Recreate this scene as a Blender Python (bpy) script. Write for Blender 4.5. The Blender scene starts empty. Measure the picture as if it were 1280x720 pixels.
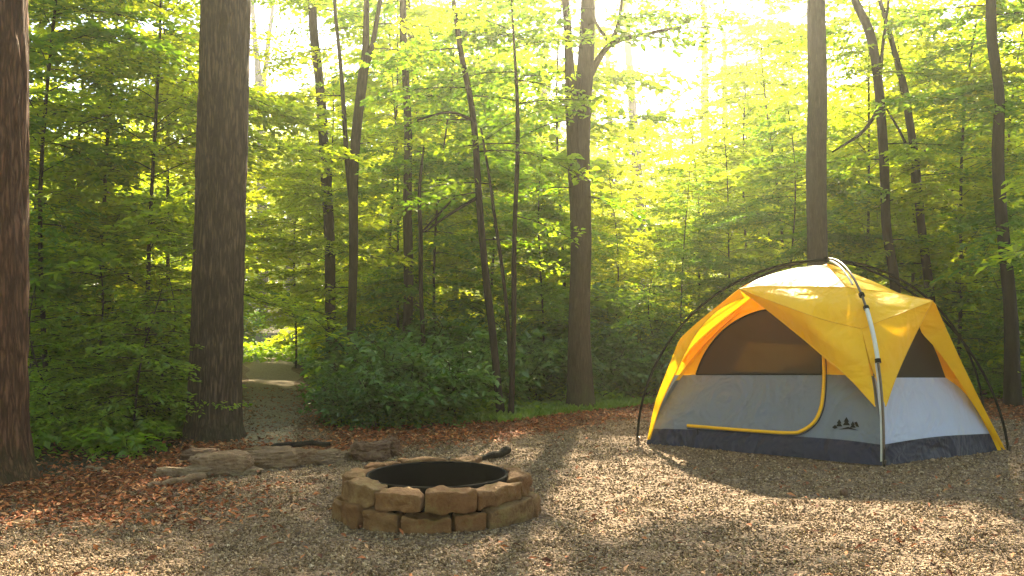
import bpy, math, random
import numpy as np
from mathutils import Vector, noise

SC = bpy.context.scene
COL = SC.collection
R = math.radians
F, HZ, CAMZ = 1150.0, 380.0, 1.5
rng = np.random.default_rng(11)
random.seed(5)

def W(px, py, D):
    """a point seen at (px, py) of the 1280x720 photo, D metres away"""
    return np.array([(px - 640) / F * D, D, CAMZ - (py - HZ) / F * D])

def G(px, D):
    x = (px - 640) / F * D
    return np.array([x, D, gz(x, D)])

# ------------------------------------------------------------------ helpers
class MB:
    def __init__(s):
        s.v = []; s.f = []; s.n = 0
    def add(s, verts, faces, mi=0):
        verts = np.asarray(verts, float).reshape(-1, 3)
        faces = np.asarray(faces, int)
        s.v.append(verts); s.f.append((faces + s.n, mi)); s.n += len(verts)
    def grid(s, P, mi=0, close=False):
        """P: (n, m, 3) array"""
        P = np.asarray(P, float); n, m = P.shape[:2]
        idx = np.arange(n * m).reshape(n, m)
        if close:
            idx = np.concatenate([idx, idx[:, :1]], 1)
        a = idx[:-1, :-1].ravel(); b = idx[:-1, 1:].ravel(); c = idx[1:, 1:].ravel(); d = idx[1:, :-1].ravel()
        s.add(P.reshape(-1, 3), np.stack([a, b, c, d], 1), mi)
    def build(s, name, mats, parent=None, smooth=True, loc=None, attrs=None):
        me = bpy.data.meshes.new(name)
        V = np.concatenate(s.v)
        if loc is not None: V = V - np.asarray(loc, float)
        nl = sum(f.size for f, _ in s.f); nf = sum(len(f) for f, _ in s.f)
        me.vertices.add(len(V)); me.loops.add(nl); me.polygons.add(nf)
        me.vertices.foreach_set('co', V.astype(np.float32).ravel())
        li = np.concatenate([f.ravel() for f, _ in s.f]).astype(np.int32)
        tot = np.concatenate([np.full(len(f), f.shape[1], np.int32) for f, _ in s.f])
        st = np.concatenate([[0], np.cumsum(tot)[:-1]]).astype(np.int32)
        mi = np.concatenate([np.full(len(f), m, np.int32) for f, m in s.f])
        me.loops.foreach_set('vertex_index', li)
        me.polygons.foreach_set('loop_start', st)
        me.polygons.foreach_set('material_index', mi)
        me.update(calc_edges=True)
        if smooth: me.polygons.foreach_set('use_smooth', np.ones(nf, bool))
        else: me.polygons.foreach_set('use_smooth', np.zeros(nf, bool))
        for m in (mats if isinstance(mats, (list, tuple)) else [mats]): me.materials.append(m)
        if attrs:
            for k, a in attrs.items():
                at = me.attributes.new(k, 'FLOAT', 'POINT'); at.data.foreach_set('value', a.astype(np.float32))
        me.validate()
        o = bpy.data.objects.new(name, me); COL.objects.link(o)
        if parent is not None: o.parent = parent
        return o

def empty(name, loc=(0, 0, 0)):
    o = bpy.data.objects.new(name, None); COL.objects.link(o); o.location = [float(c) for c in loc]; o.empty_display_size = .1
    return o

def tag(o, label=None, cat=None, group=None, kind=None):
    if label: o['label'] = label
    if cat: o['category'] = cat
    if group: o['group'] = group
    if kind: o['kind'] = kind
    return o

def resample(P, n):
    """Catmull-Rom through rows of P (any columns), n samples, even in chord length"""
    P = np.asarray(P, float)
    if len(P) == 2:
        t = np.linspace(0, 1, n)[:, None]; return P[0] * (1 - t) + P[1] * t
    Q = np.vstack([2 * P[0] - P[1], P, 2 * P[-1] - P[-2]])
    d = np.linalg.norm(np.diff(P, axis=0), axis=1); d = np.maximum(d, 1e-9)
    cum = np.concatenate([[0], np.cumsum(d)]); T = np.linspace(0, cum[-1], n)
    i = np.clip(np.searchsorted(cum, T, 'right') - 1, 0, len(P) - 2)
    u = ((T - cum[i]) / d[i])[:, None]
    a, b, c, e = Q[i], Q[i + 1], Q[i + 2], Q[i + 3]
    return .5 * ((2 * b) + (-a + c) * u + (2 * a - 5 * b + 4 * c - e) * u * u + (-a + 3 * b - 3 * c + e) * u ** 3)

def frames(P):
    T = np.gradient(P, axis=0); T /= np.linalg.norm(T, axis=1)[:, None] + 1e-12
    up = np.array([1., 0, 0]) if abs(T[0][0]) < .8 else np.array([0, 1., 0])
    N = np.zeros_like(T); B = np.zeros_like(T); n = up
    for i in range(len(P)):
        n = n - T[i] * np.dot(n, T[i]); n /= np.linalg.norm(n) + 1e-12
        N[i] = n; B[i] = np.cross(T[i], n)
    return T, N, B

def tube(mb, P, r, seg=8, mi=0, rad_fn=None, cap=True):
    P = np.asarray(P, float); r = np.broadcast_to(np.asarray(r, float), (len(P),))
    T, N, B = frames(P)
    a = np.linspace(0, 2 * np.pi, seg, endpoint=False)
    rr = r[:, None] * np.ones(seg)[None]
    if rad_fn is not None: rr = rad_fn(P, a, rr)
    V = P[:, None] + rr[..., None] * (N[:, None] * np.cos(a)[None, :, None] + B[:, None] * np.sin(a)[None, :, None])
    mb.grid(V, mi, close=True)
    if cap:
        for k in (0, -1):
            ring = V[k]; c = P[k]
            idx = np.arange(seg); nx = (idx + 1) % seg
            mb.add(np.vstack([ring, c]), np.stack([idx, nx, np.full(seg, seg)], 1) if k else np.stack([nx, idx, np.full(seg, seg)], 1), mi)

def vnoise(V, s, seed=0.0):
    out = np.empty(len(V))
    for i, p in enumerate(V):
        out[i] = noise.noise(Vector((p[0] * s + seed, p[1] * s - seed, p[2] * s + 3 * seed)))
    return out

def wob(x, y, seed=0.):
    """cheap smooth 2-D pseudo noise, vectorised"""
    return (np.sin(x * 1.3 + 1.7 * np.sin(y * .9 + seed)) + np.sin(y * 1.7 + 1.3 * np.sin(x * 1.1 - seed)) +
            .5 * np.sin(x * 3.7 + y * 2.9 + seed * 2)) / 2.5

def gz(x, y):
    """height of the ground"""
    x = np.asarray(x, float); y = np.asarray(y, float)
    far = np.clip((y - 12.5) / 10, 0, 1)
    h = .012 * wob(x * 1.1, y * 1.1, 1.) + far * .22 * wob(x * .35, y * .3, 2.)
    on_path = np.exp(-((x + .268 * y) / 1.6) ** 2)
    h = h - far * .22 * wob(x * .35, y * .3, 2.) * on_path
    left = np.clip((-3.2 - x) / 3, 0, 1) * np.clip((y - 9.2) / 4, 0, 1)
    h = h + .10 * left
    h = h + np.clip((y - 60) / 200, 0, 1) * 6
    return h

# ------------------------------------------------------------------ materials
def mat(name):
    m = bpy.data.materials.new(name); m.use_nodes = True
    nt = m.node_tree; nt.nodes.clear()
    out = nt.nodes.new('ShaderNodeOutputMaterial')
    return m, nt, out

def node(nt, t, **kw):
    n = nt.nodes.new(t)
    for k, v in kw.items():
        if k.startswith('i_'):
            key = k[2:]; key = int(key) if key.isdigit() else key.replace('_', ' ')
            n.inputs[key].default_value = v
        else: setattr(n, k, v)
    return n

def ramp(nt, fac, stops):
    n = nt.nodes.new('ShaderNodeValToRGB'); cr = n.color_ramp
    while len(cr.elements) < len(stops): cr.elements.new(.5)
    for e, (p, c) in zip(cr.elements, stops):
        e.position = p; e.color = (*c, 1) if len(c) == 3 else c
    nt.links.new(fac, n.inputs[0]); return n.outputs[0]

def coords(nt, scale=(1, 1, 1), kind='Object'):
    tc = nt.nodes.new('ShaderNodeTexCoord'); mp = nt.nodes.new('ShaderNodeMapping')
    mp.inputs['Scale'].default_value = scale
    nt.links.new(tc.outputs[kind], mp.inputs[0]); return mp.outputs[0]

def tex_noise(nt, vec, scale, detail=4, rough=.55, dist=0):
    n = node(nt, 'ShaderNodeTexNoise', i_Scale=scale, i_Detail=detail, i_Roughness=rough, i_Distortion=dist)
    nt.links.new(vec, n.inputs['Vector']); return n.outputs['Fac']

def mixc(nt, fac, a, b, mode='MIX'):
    n = nt.nodes.new('ShaderNodeMix'); n.data_type = 'RGBA'; n.blend_type = mode
    for s, v in ((n.inputs[0], fac), (n.inputs[6], a), (n.inputs[7], b)):
        if isinstance(v, (int, float)): s.default_value = v
        elif isinstance(v, tuple): s.default_value = (*v, 1)
        else: nt.links.new(v, s)
    return n.outputs[2]

def mth(nt, op, a, b=None, clamp=False):
    n = nt.nodes.new('ShaderNodeMath'); n.operation = op; n.use_clamp = clamp
    for s, v in ((n.inputs[0], a), (n.inputs[1], b)):
        if v is None: continue
        if isinstance(v, (int, float)): s.default_value = v
        else: nt.links.new(v, s)
    return n.outputs[0]

def bump(nt, h, strength=.5, dist=.02, normal=None):
    n = node(nt, 'ShaderNodeBump', i_Strength=strength, i_Distance=dist)
    nt.links.new(h, n.inputs['Height'])
    if normal is not None: nt.links.new(normal, n.inputs['Normal'])
    return n.outputs[0]

def principled(nt, out, col, rough=.8, normal=None, metal=0., spec=.3):
    p = nt.nodes.new('ShaderNodeBsdfPrincipled')
    if isinstance(col, tuple): p.inputs['Base Color'].default_value = (*col, 1)
    else: nt.links.new(col, p.inputs['Base Color'])
    if isinstance(rough, float): p.inputs['Roughness'].default_value = rough
    else: nt.links.new(rough, p.inputs['Roughness'])
    p.inputs['Metallic'].default_value = metal
    p.inputs['Specular IOR Level'].default_value = spec
    if normal is not None: nt.links.new(normal, p.inputs['Normal'])
    nt.links.new(p.outputs[0], out.inputs[0]); return p

def leaf_mat(name, stops, tstops, trans=.5, gloss=.06):
    """leaf: reflected colour by leaf, transmitted light yellower, a little gloss"""
    m, nt, out = mat(name)
    g = nt.nodes.new('ShaderNodeNewGeometry'); oi = nt.nodes.new('ShaderNodeObjectInfo')
    r = mth(nt, 'ADD', mth(nt, 'MULTIPLY', g.outputs['Random Per Island'], .5), mth(nt, 'MULTIPLY', oi.outputs['Random'], .5))
    c = ramp(nt, r, stops); ct = ramp(nt, r, tstops)
    d = nt.nodes.new('ShaderNodeBsdfDiffuse'); t = nt.nodes.new('ShaderNodeBsdfTranslucent')
    nt.links.new(c, d.inputs[0]); nt.links.new(ct, t.inputs[0])
    mx = nt.nodes.new('ShaderNodeMixShader'); mx.inputs[0].default_value = trans
    nt.links.new(d.outputs[0], mx.inputs[1]); nt.links.new(t.outputs[0], mx.inputs[2])
    gl = node(nt, 'ShaderNodeBsdfGlossy', i_Roughness=.42); gl.inputs[0].default_value = (1, 1, 1, 1)
    m2 = nt.nodes.new('ShaderNodeMixShader'); m2.inputs[0].default_value = gloss
    nt.links.new(mx.outputs[0], m2.inputs[1]); nt.links.new(gl.outputs[0], m2.inputs[2])
    nt.links.new(m2.outputs[0], out.inputs[0]); return m

M = {}
M['leaf_spring'] = leaf_mat('spring_leaf',
    [(0, (.055, .13, .012)), (.4, (.10, .19, .018)), (.75, (.14, .22, .02)), (1, (.19, .24, .025))],
    [(0, (.30, .46, .008)), (.4, (.52, .64, .010)), (.75, (.70, .72, .012)), (1, (.80, .72, .02))], .6, .02)
M['leaf_mid'] = leaf_mat('summer_leaf',
    [(0, (.035, .10, .010)), (.5, (.07, .155, .015)), (1, (.13, .205, .02))],
    [(0, (.16, .36, .008)), (.5, (.34, .54, .010)), (1, (.54, .66, .015))], .5, .03)
M['leaf_dark'] = leaf_mat('evergreen_leaf',
    [(0, (.024, .075, .014)), (.5, (.05, .125, .022)), (1, (.095, .18, .03))],
    [(0, (.08, .20, .010)), (.5, (.15, .32, .013)), (1, (.26, .42, .02))], .35, .04)

def bark_mat(name, dark, light, moss=None, scale=1., furrow=1., moss_top=.9):
    m, nt, out = mat(name)
    v = coords(nt, (scale * 14, scale * 14, scale * 2.2))
    n1 = tex_noise(nt, v, 1.6, 6, .65, .6)
    v2 = coords(nt, (scale * 19, scale * 19, scale * 2.2))
    dn = node(nt, 'ShaderNodeTexNoise', i_Scale=1.1, i_Detail=4.); nt.links.new(v2, dn.inputs['Vector'])
    va = nt.nodes.new('ShaderNodeVectorMath'); va.operation = 'SCALE'; nt.links.new(dn.outputs['Color'], va.inputs[0]); va.inputs['Scale'].default_value = 1.6
    vb = nt.nodes.new('ShaderNodeVectorMath'); vb.operation = 'ADD'; nt.links.new(va.outputs[0], vb.inputs[0]); nt.links.new(v2, vb.inputs[1]); v2 = vb.outputs[0]
    vo = node(nt, 'ShaderNodeTexVoronoi', i_Scale=1.5, feature='DISTANCE_TO_EDGE'); nt.links.new(v2, vo.inputs['Vector'])
    cr = ramp(nt, vo.outputs['Distance'], [(0, (0, 0, 0)), (.3, (1, 1, 1))])
    h = mth(nt, 'ADD', mth(nt, 'MULTIPLY', cr, .55 * furrow), n1)
    blot = tex_noise(nt, coords(nt, (1.2, 1.2, .8)), 1.5, 3)
    col = ramp(nt, mth(nt, 'MULTIPLY', h, .75), [(.25, tuple(c * .35 for c in dark)), (.5, dark), (.95, light)])
    col = mixc(nt, mth(nt, 'MULTIPLY', blot, .35), col, tuple(c * .55 for c in light))
    if moss:
        z = nt.nodes.new('ShaderNodeSeparateXYZ'); tc = nt.nodes.new('ShaderNodeTexCoord'); nt.links.new(tc.outputs['Object'], z.inputs[0])
        mz = mth(nt, 'SUBTRACT', moss_top, z.outputs[2])
        mz = mth(nt, 'ADD', mz, mth(nt, 'MULTIPLY', mth(nt, 'SUBTRACT', tex_noise(nt, coords(nt, (3, 3, 2)), 2, 4), .5), 2.0))
        mz = mth(nt, 'MULTIPLY', mz, .9, True)
        col = mixc(nt, mz, col, moss)
    principled(nt, out, col, .9, bump(nt, h, 1., .02 / scale), spec=.15)
    return m
M['bark_red'] = bark_mat('red_brown_bark', (.055, .024, .014), (.19, .092, .056), (.03, .04, .014), moss_top=.35)
M['bark_brown'] = bark_mat('brown_furrowed_bark', (.036, .023, .016), (.15, .10, .066), (.035, .04, .02), moss_top=.3)
M['bark_grey'] = bark_mat('grey_bark', (.038, .030, .021), (.11, .088, .062), (.04, .05, .018), scale=1.3, furrow=.5, moss_top=.5)
M['bark_thin'] = bark_mat('sapling_bark', (.026, .020, .015), (.065, .052, .038), scale=2.5, furrow=.3)

# ------------------------------------------------------------------ ground
def gravel_material():
    m, nt, out = mat('gravel_and_soil')
    v = coords(nt)
    g = nt.nodes.new('ShaderNodeAttribute'); g.attribute_name = 'litter'
    w = nt.nodes.new('ShaderNodeAttribute'); w.attribute_name = 'woods'
    vo = node(nt, 'ShaderNodeTexVoronoi', i_Scale=42.); nt.links.new(v, vo.inputs['Vector'])
    rnd = nt.nodes.new('ShaderNodeSeparateColor'); nt.links.new(vo.outputs['Color'], rnd.inputs[0])
    stone = ramp(nt, rnd.outputs[0], [(0, (.035, .020, .012)), (.35, (.10, .062, .04)), (.7, (.19, .125, .08)), (1, (.30, .21, .15))])
    big = tex_noise(nt, v, .9, 4)
    stone = mixc(nt, mth(nt, 'MULTIPLY', big, .5), stone, (.16, .105, .065))
    lit = ramp(nt, tex_noise(nt, v, 14, 5, .7), [(.2, (.03, .014, .008)), (.5, (.13, .055, .026)), (.8, (.27, .12, .05))])
    nz = mth(nt, 'MULTIPLY', mth(nt, 'SUBTRACT', tex_noise(nt, v, 2.5, 5, .7), .5), 1.3)
    f = mth(nt, 'MULTIPLY', mth(nt, 'SUBTRACT', mth(nt, 'ADD', g.outputs['Fac'], nz), .3), 2.2, True)
    col = mixc(nt, f, stone, lit)
    soil = ramp(nt, tex_noise(nt, v, 5, 6, .7), [(.3, (.018, .014, .008)), (.55, (.045, .035, .016)), (.8, (.04, .06, .015))])
    f2 = mth(nt, 'MULTIPLY', mth(nt, 'SUBTRACT', mth(nt, 'ADD', w.outputs['Fac'], nz), .3), 2., True)
    col = mixc(nt, f2, col, soil)
    h = mth(nt, 'ADD', mth(nt, 'MULTIPLY', vo.outputs['Distance'], -1.2), mth(nt, 'MULTIPLY', tex_noise(nt, v, 30, 4), .6))
    principled(nt, out, col, .92, bump(nt, h, 1., .02), spec=.15)
    return m
M['ground'] = gravel_material()

EDGE = np.array([(-100, 620, 7.), (38, 612, 7.6), (200, 0, 8.9), (245, 0, 10.1), (380, 0, 10.5), (530, 0, 10.9), (640, 0, 11.9), (740, 0, 13.2), (830, 0, 14.2), (1000, 0, 14.8), (1180, 0, 14.2), (1400, 0, 13.8)])
LITE = np.array([(-100, 0, 6.3), (100, 0, 6.5), (220, 0, 7.4), (300, 0, 8.4), (420, 0, 9.0), (640, 0, 9.9), (760, 0, 11.3), (850, 0, 12.2), (1000, 0, 12.6), (1180, 0, 12.0), (1400, 0, 11.0)])
def edge_depth(tab, x, y):
    px = 640 + F * np.asarray(x) / np.maximum(y, 1.)
    return np.interp(px, tab[:, 0], tab[:, 2])
def masks(x, y):
    px = 640 + F * x / np.maximum(y, 1.)
    w = np.clip((y - edge_depth(EDGE, x, y)) / .5 + .2, 0, 1)
    l = np.clip((y - edge_depth(LITE, x, y)) / .9 + .15, 0, 1)
    pw = np.exp(-((x + .262 * y) / (.70 + .004 * y)) ** 4) * np.clip((y - 9.5) / .8, 0, 1) * np.clip((23 - y) / 3, 0, 1)
    w = w * (1 - pw); l = l * (1 - pw * .9)
    behind = y < 3
    w = np.where(behind, 0, w); l = np.where(behind, 0, l)
    return l, w

def axis(lo, hi, c, step, near, grow=1.06):
    a = [c]; s = step
    while a[-1] < hi:
        if a[-1] - c > near: s *= grow
        a.append(a[-1] + s)
    b = [c]; s = step
    while b[-1] > lo:
        if c - b[-1] > near: s *= grow
        b.append(b[-1] - s)
    return np.array(b[:0:-1] + a)
xs = axis(-400, 400, 0., .07, 7.); ys = axis(-60, 500, 8., .07, 6.)
X, Y = np.meshgrid(xs, ys, indexing='ij')
Z = gz(X, Y)
near = (np.abs(X) < 8) & (Y > 3) & (Y < 15)
Z = Z + near * .006 * wob(X * 9, Y * 9, 4.)
mb = MB(); mb.grid(np.stack([X, Y, Z], -1).transpose(1, 0, 2))
L_, W_ = masks(X.T.ravel(), Y.T.ravel())
gr = mb.build('ground', M['ground'], attrs={'litter': L_, 'woods': W_})
tag(gr, kind='structure')

# footpath sheet into the woods
def path_mat():
    m, nt, out = mat('path_gravel')
    v = coords(nt)
    c = ramp(nt, tex_noise(nt, v, 24, 6, .7), [(.3, (.13, .095, .07)), (.55, (.29, .23, .17)), (.8, (.44, .37, .29))])
    c = mixc(nt, mth(nt, 'MULTIPLY', tex_noise(nt, v, 2, 4), .5), c, (.17, .14, .07))
    principled(nt, out, c, .95, bump(nt, tex_noise(nt, v, 60, 4), .8, .02), spec=.1); return m
yy = np.linspace(9.7, 26, 160); uu = np.linspace(-1, 1, 15)
P = np.zeros((len(yy), len(uu), 3))
for i, y in enumerate(yy):
    half = min(1, .15 + (y - 9.7) * 1.2) * .56 + .30 * max(0, (y - 10.2) / 10) * .6 + .08 * math.sin(y * 2.1)
    cx = -.262 * y + .06 * math.sin(y * 1.1)
    P[i, :, 0] = cx + uu * half; P[i, :, 1] = y + .0 * uu
P[..., 2] = gz(P[..., 0], P[..., 1]) + .008 - .016 * np.abs(uu)[None] ** 2
mb = MB(); mb.grid(P)
tag(mb.build('path', path_mat()), kind='structure')

# loose gravel: angular stones
def island_mat(name, stops, rough=.85, trans=0):
    m, nt, out = mat(name)
    g = nt.nodes.new('ShaderNodeNewGeometry')
    c = ramp(nt, g.outputs['Random Per Island'], stops)
    v = coords(nt)
    c = mixc(nt, mth(nt, 'MULTIPLY', tex_noise(nt, v, 1.1, 3), .45), c, tuple(a * .6 for a in stops[1][1]))
    principled(nt, out, c, rough, spec=.2); return m
M['stones'] = island_mat('gravel_stone', [(0, (.07, .040, .020)), (.3, (.16, .098, .052)), (.6, (.26, .168, .095)), (.85, (.40, .28, .17)), (1, (.54, .41, .28))])
OCT_V = np.array([(1, 0, 0), (-1, 0, 0), (0, 1, 0), (0, -1, 0), (0, 0, 1), (0, 0, -1)], float)
OCT_F = np.array([(0, 2, 4), (2, 1, 4), (1, 3, 4), (3, 0, 4), (2, 0, 5), (1, 2, 5), (3, 1, 5), (0, 3, 5)])
def rotmats(n, tilt=np.pi):
    a = rng.uniform(0, 2 * np.pi, n); b = rng.uniform(-tilt, tilt, n); c = rng.uniform(-tilt, tilt, n)
    ca, sa, cb, sb, cc, sc = np.cos(a), np.sin(a), np.cos(b), np.sin(b), np.cos(c), np.sin(c)
    z = np.zeros(n); o = np.ones(n)
    Rz = np.stack([ca, -sa, z, sa, ca, z, z, z, o], 1).reshape(n, 3, 3)
    Ry = np.stack([cb, z, sb, z, o, z, -sb, z, cb], 1).reshape(n, 3, 3)
    Rx = np.stack([o, z, z, z, cc, -sc, z, sc, cc], 1).reshape(n, 3, 3)
    return Rz @ Ry @ Rx
def scatter(mb, tv, tf, pos, size, jitter=.25, tilt=np.pi, aniso=(1, 1, .7), mi=0):
    n = len(pos); k = len(tv)
    V = tv[None] * (1 + rng.uniform(-jitter, jitter, (n, k, 3)))
    sc = size[:, None] * np.array(aniso)[None] * rng.uniform(.75, 1.3, (n, 3))
    V = V * sc[:, None]
    V = np.einsum('nij,nkj->nki', rotmats(n, tilt), V) + pos[:, None]
    Fc = (tf[None] + (np.arange(n) * k)[:, None, None]).reshape(-1, tf.shape[1])
    mb.add(V.reshape(-1, 3), Fc, mi)
n = 210000
D = 4.7 + (13.5 - 4.7) * rng.random(n) ** 1.25
px = rng.uniform(-60, 1340, n); x = (px - 640) / F * D
l, w = masks(x, D)
keep = (w < .3) & (rng.random(n) > l * .85)
keep &= ~((np.hypot(x + .47, D - 6.72) < .70))
clump = wob(x * 5, D * 5, 9.) * .5 + .5
keep &= rng.random(n) < (.55 + .45 * clump)
x, D = x[keep], D[keep]
size = rng.gamma(4, .0012, len(x)) * (.8 + .04 * D) + .0028
pos = np.stack([x, D, gz(x, D) + size * .25], 1)
mb = MB(); scatter(mb, OCT_V, OCT_F, pos, size)
tag(mb.build('gravel', M['stones'], smooth=False), 'loose brown and grey gravel covering the campsite clearing', 'gravel', kind='stuff')

# fallen leaves
M['litter'] = island_mat('dead_leaf', [(0, (.06, .018, .010)), (.25, (.19, .055, .022)), (.6, (.36, .105, .035)), (.85, (.50, .18, .06)), (1, (.55, .33, .17))], .8)
LEAF4_V = np.array([(0, -1, 0), (.42, -.15, .22), (0, 1, .05), (-.42, -.15, .22)])
LEAF4_F = np.array([(0, 1, 2), (0, 2, 3)])
def litter(n, wfun, smin, smax, d0=5., d1=16.):
    D = rng.uniform(d0, d1, n); px = rng.uniform(-80, 1360, n); x = (px - 640) / F * D
    p = wfun(x, D); k = rng.random(n) < p
    x, D = x[k], D[k]; s = rng.uniform(smin, smax, len(x))
    return np.stack([x, D, gz(x, D) + .012 + rng.random(len(x)) * .02], 1), s
def wl(x, D):
    l, w = masks(x, D)
    hot = np.exp(-((x + 3.8) / 1.7) ** 4 - ((D - 6.9) / .8) ** 4)
    pit = np.hypot(x + .47, D - 6.72) < .72
    tent = (x > 1.3) & (x < 5.2) & (D > 8.5) & (D < 11.5)
    pch = .5 + .5 * wob(x * 2.2, D * 2.2, 3.)
    return (np.clip(l * (1 - .75 * w) * (.55 + .6 * pch) + hot * .9, 0, 1) + .012 + .05 * (wob(x * 4.1, D * 4.1, 6.) > .55)) * ~pit * ~tent
pos, s = litter(100000, wl, .014, .036)
mb = MB(); scatter(mb, LEAF4_V, LEAF4_F, pos, s, .2, .6, (1, 1, 1))
tag(mb.build('leaf_litter', M['litter'], smooth=False), 'rust brown fallen leaves strewn along the edge of the clearing', 'fallen leaves', kind='stuff')

# ------------------------------------------------------------------ foliage generator
LV = np.array([(0, 0, 0), (.26, .30, .10), (.24, .66, .09), (0, 1, -.04), (-.24, .66, .09), (-.26, .30, .10)])
LF = np.array([(0, 1, 2, 3), (0, 3, 4, 5)])
def leaves(mb, pos, yaw, pitch, roll, size, mi=0, simple=False):
    n = len(pos)
    if n == 0: return
    tv = LV if not simple else np.array([(0, 0, 0), (.3, .45, .1), (0, 1, -.04), (-.3, .45, .1)])
    tf = LF if not simple else np.array([(0, 1, 2), (0, 2, 3)])
    cy, sy, cp, sp, cr, sr = np.cos(yaw), np.sin(yaw), np.cos(pitch), np.sin(pitch), np.cos(roll), np.sin(roll)
    fw = np.stack([cy * cp, sy * cp, sp], 1)
    side = np.stack([sy, -cy, np.zeros(n)], 1)
    up = np.cross(side, fw)
    s2 = side * cr[:, None] + up * sr[:, None]; u2 = np.cross(s2, fw)
    V = pos[:, None] + size[:, None, None] * (tv[None, :, 0:1] * s2[:, None] + tv[None, :, 1:2] * fw[:, None] + tv[None, :, 2:3] * u2[:, None])
    k = len(tv)
    mb.add(V.reshape(-1, 3), (tf[None] + (np.arange(n) * k)[:, None, None]).reshape(-1, tf.shape[1]), mi)

def spray(mb, p0, az, L, e0=.15, droop=.3, leaf=.075, dens=1., tilt=.35, thick=.010, simple=False, twigmi=1, flat=1.):
    """a limb holding level fans of leaves"""
    p0 = np.asarray(p0, float)
    s = np.linspace(0, 1, 8)
    az_s = az + rng.normal(0, .12) * s * 2
    d = np.stack([np.cos(az_s), np.sin(az_s)], 1)
    P = np.zeros((8, 3)); P[:, :2] = p0[:2] + np.cumsum(np.vstack([[0, 0], d[1:] * L / 7]), 0)
    P[:, 2] = p0[2] + L * (math.tan(e0) * s - droop * s * s)
    tube(mb, P, np.linspace(thick, .0025, 8) * .8, 4, twigmi, cap=False)
    nt_ = max(5, int(L * 10))
    pos = []; yw = []
    for k in range(nt_):
        t = .12 + .88 * (k + rng.random() * .6) / nt_
        i = min(int(t * 7), 6); f = t * 7 - i
        b = P[i] * (1 - f) + P[min(i + 1, 7)] * f
        sd = 1 if k % 2 else -1
        ta = az_s[i] + sd * rng.uniform(.6, 1.05) * (1 - .45 * t)
        Lt = L * .5 * (1 - .72 * t) * rng.uniform(.7, 1.25) + .10
        m = max(3, int(Lt / (leaf * .62) * dens * 2))
        u = (np.arange(m) + rng.random(m)) / m
        bend = ta + rng.normal(0, .3) * u
        q = np.zeros((m, 3))
        q[:, 0] = b[0] + np.cos(bend) * u * Lt; q[:, 1] = b[1] + np.sin(bend) * u * Lt
        q[:, 2] = b[2] + rng.normal(0, .09) * u * Lt * flat - .22 * Lt * u * u + rng.normal(0, .014, m) * flat
        q[:, :2] += rng.normal(0, leaf * .22, (m, 2))
        pos.append(q); yw.append(bend + np.where(np.arange(m) % 2, 1, -1) * rng.uniform(.35, 1.1, m))
        if Lt > .25:
            tube(mb, np.array([b, [b[0] + math.cos(ta) * Lt * .9, b[1] + math.sin(ta) * Lt * .9, b[2] - .15 * Lt]]), [.0035, .0015], 3, twigmi, cap=False)
    pos = np.vstack(pos); yw = np.concatenate(yw); n = len(pos)
    leaf = leaf * rng.uniform(.75, 1.3)
    leaves(mb, pos, yw, rng.normal(-.15, tilt * .8, n), rng.normal(0, tilt, n), leaf * rng.uniform(.65, 1.2, n), 0, simple)

def trunk_path(h, lean=.3, n=14, wig=.06):
    s = np.linspace(0, 1, n); a = rng.uniform(0, 6.28); ph = rng.uniform(0, 6.28, 2)
    x = lean * s * math.cos(a) + wig * np.sin(s * 5 + ph[0]) * s * h * .12
    y = lean * s * math.sin(a) + wig * np.sin(s * 4 + ph[1]) * s * h * .12
    return np.stack([x, y, s * h], 1)

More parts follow.
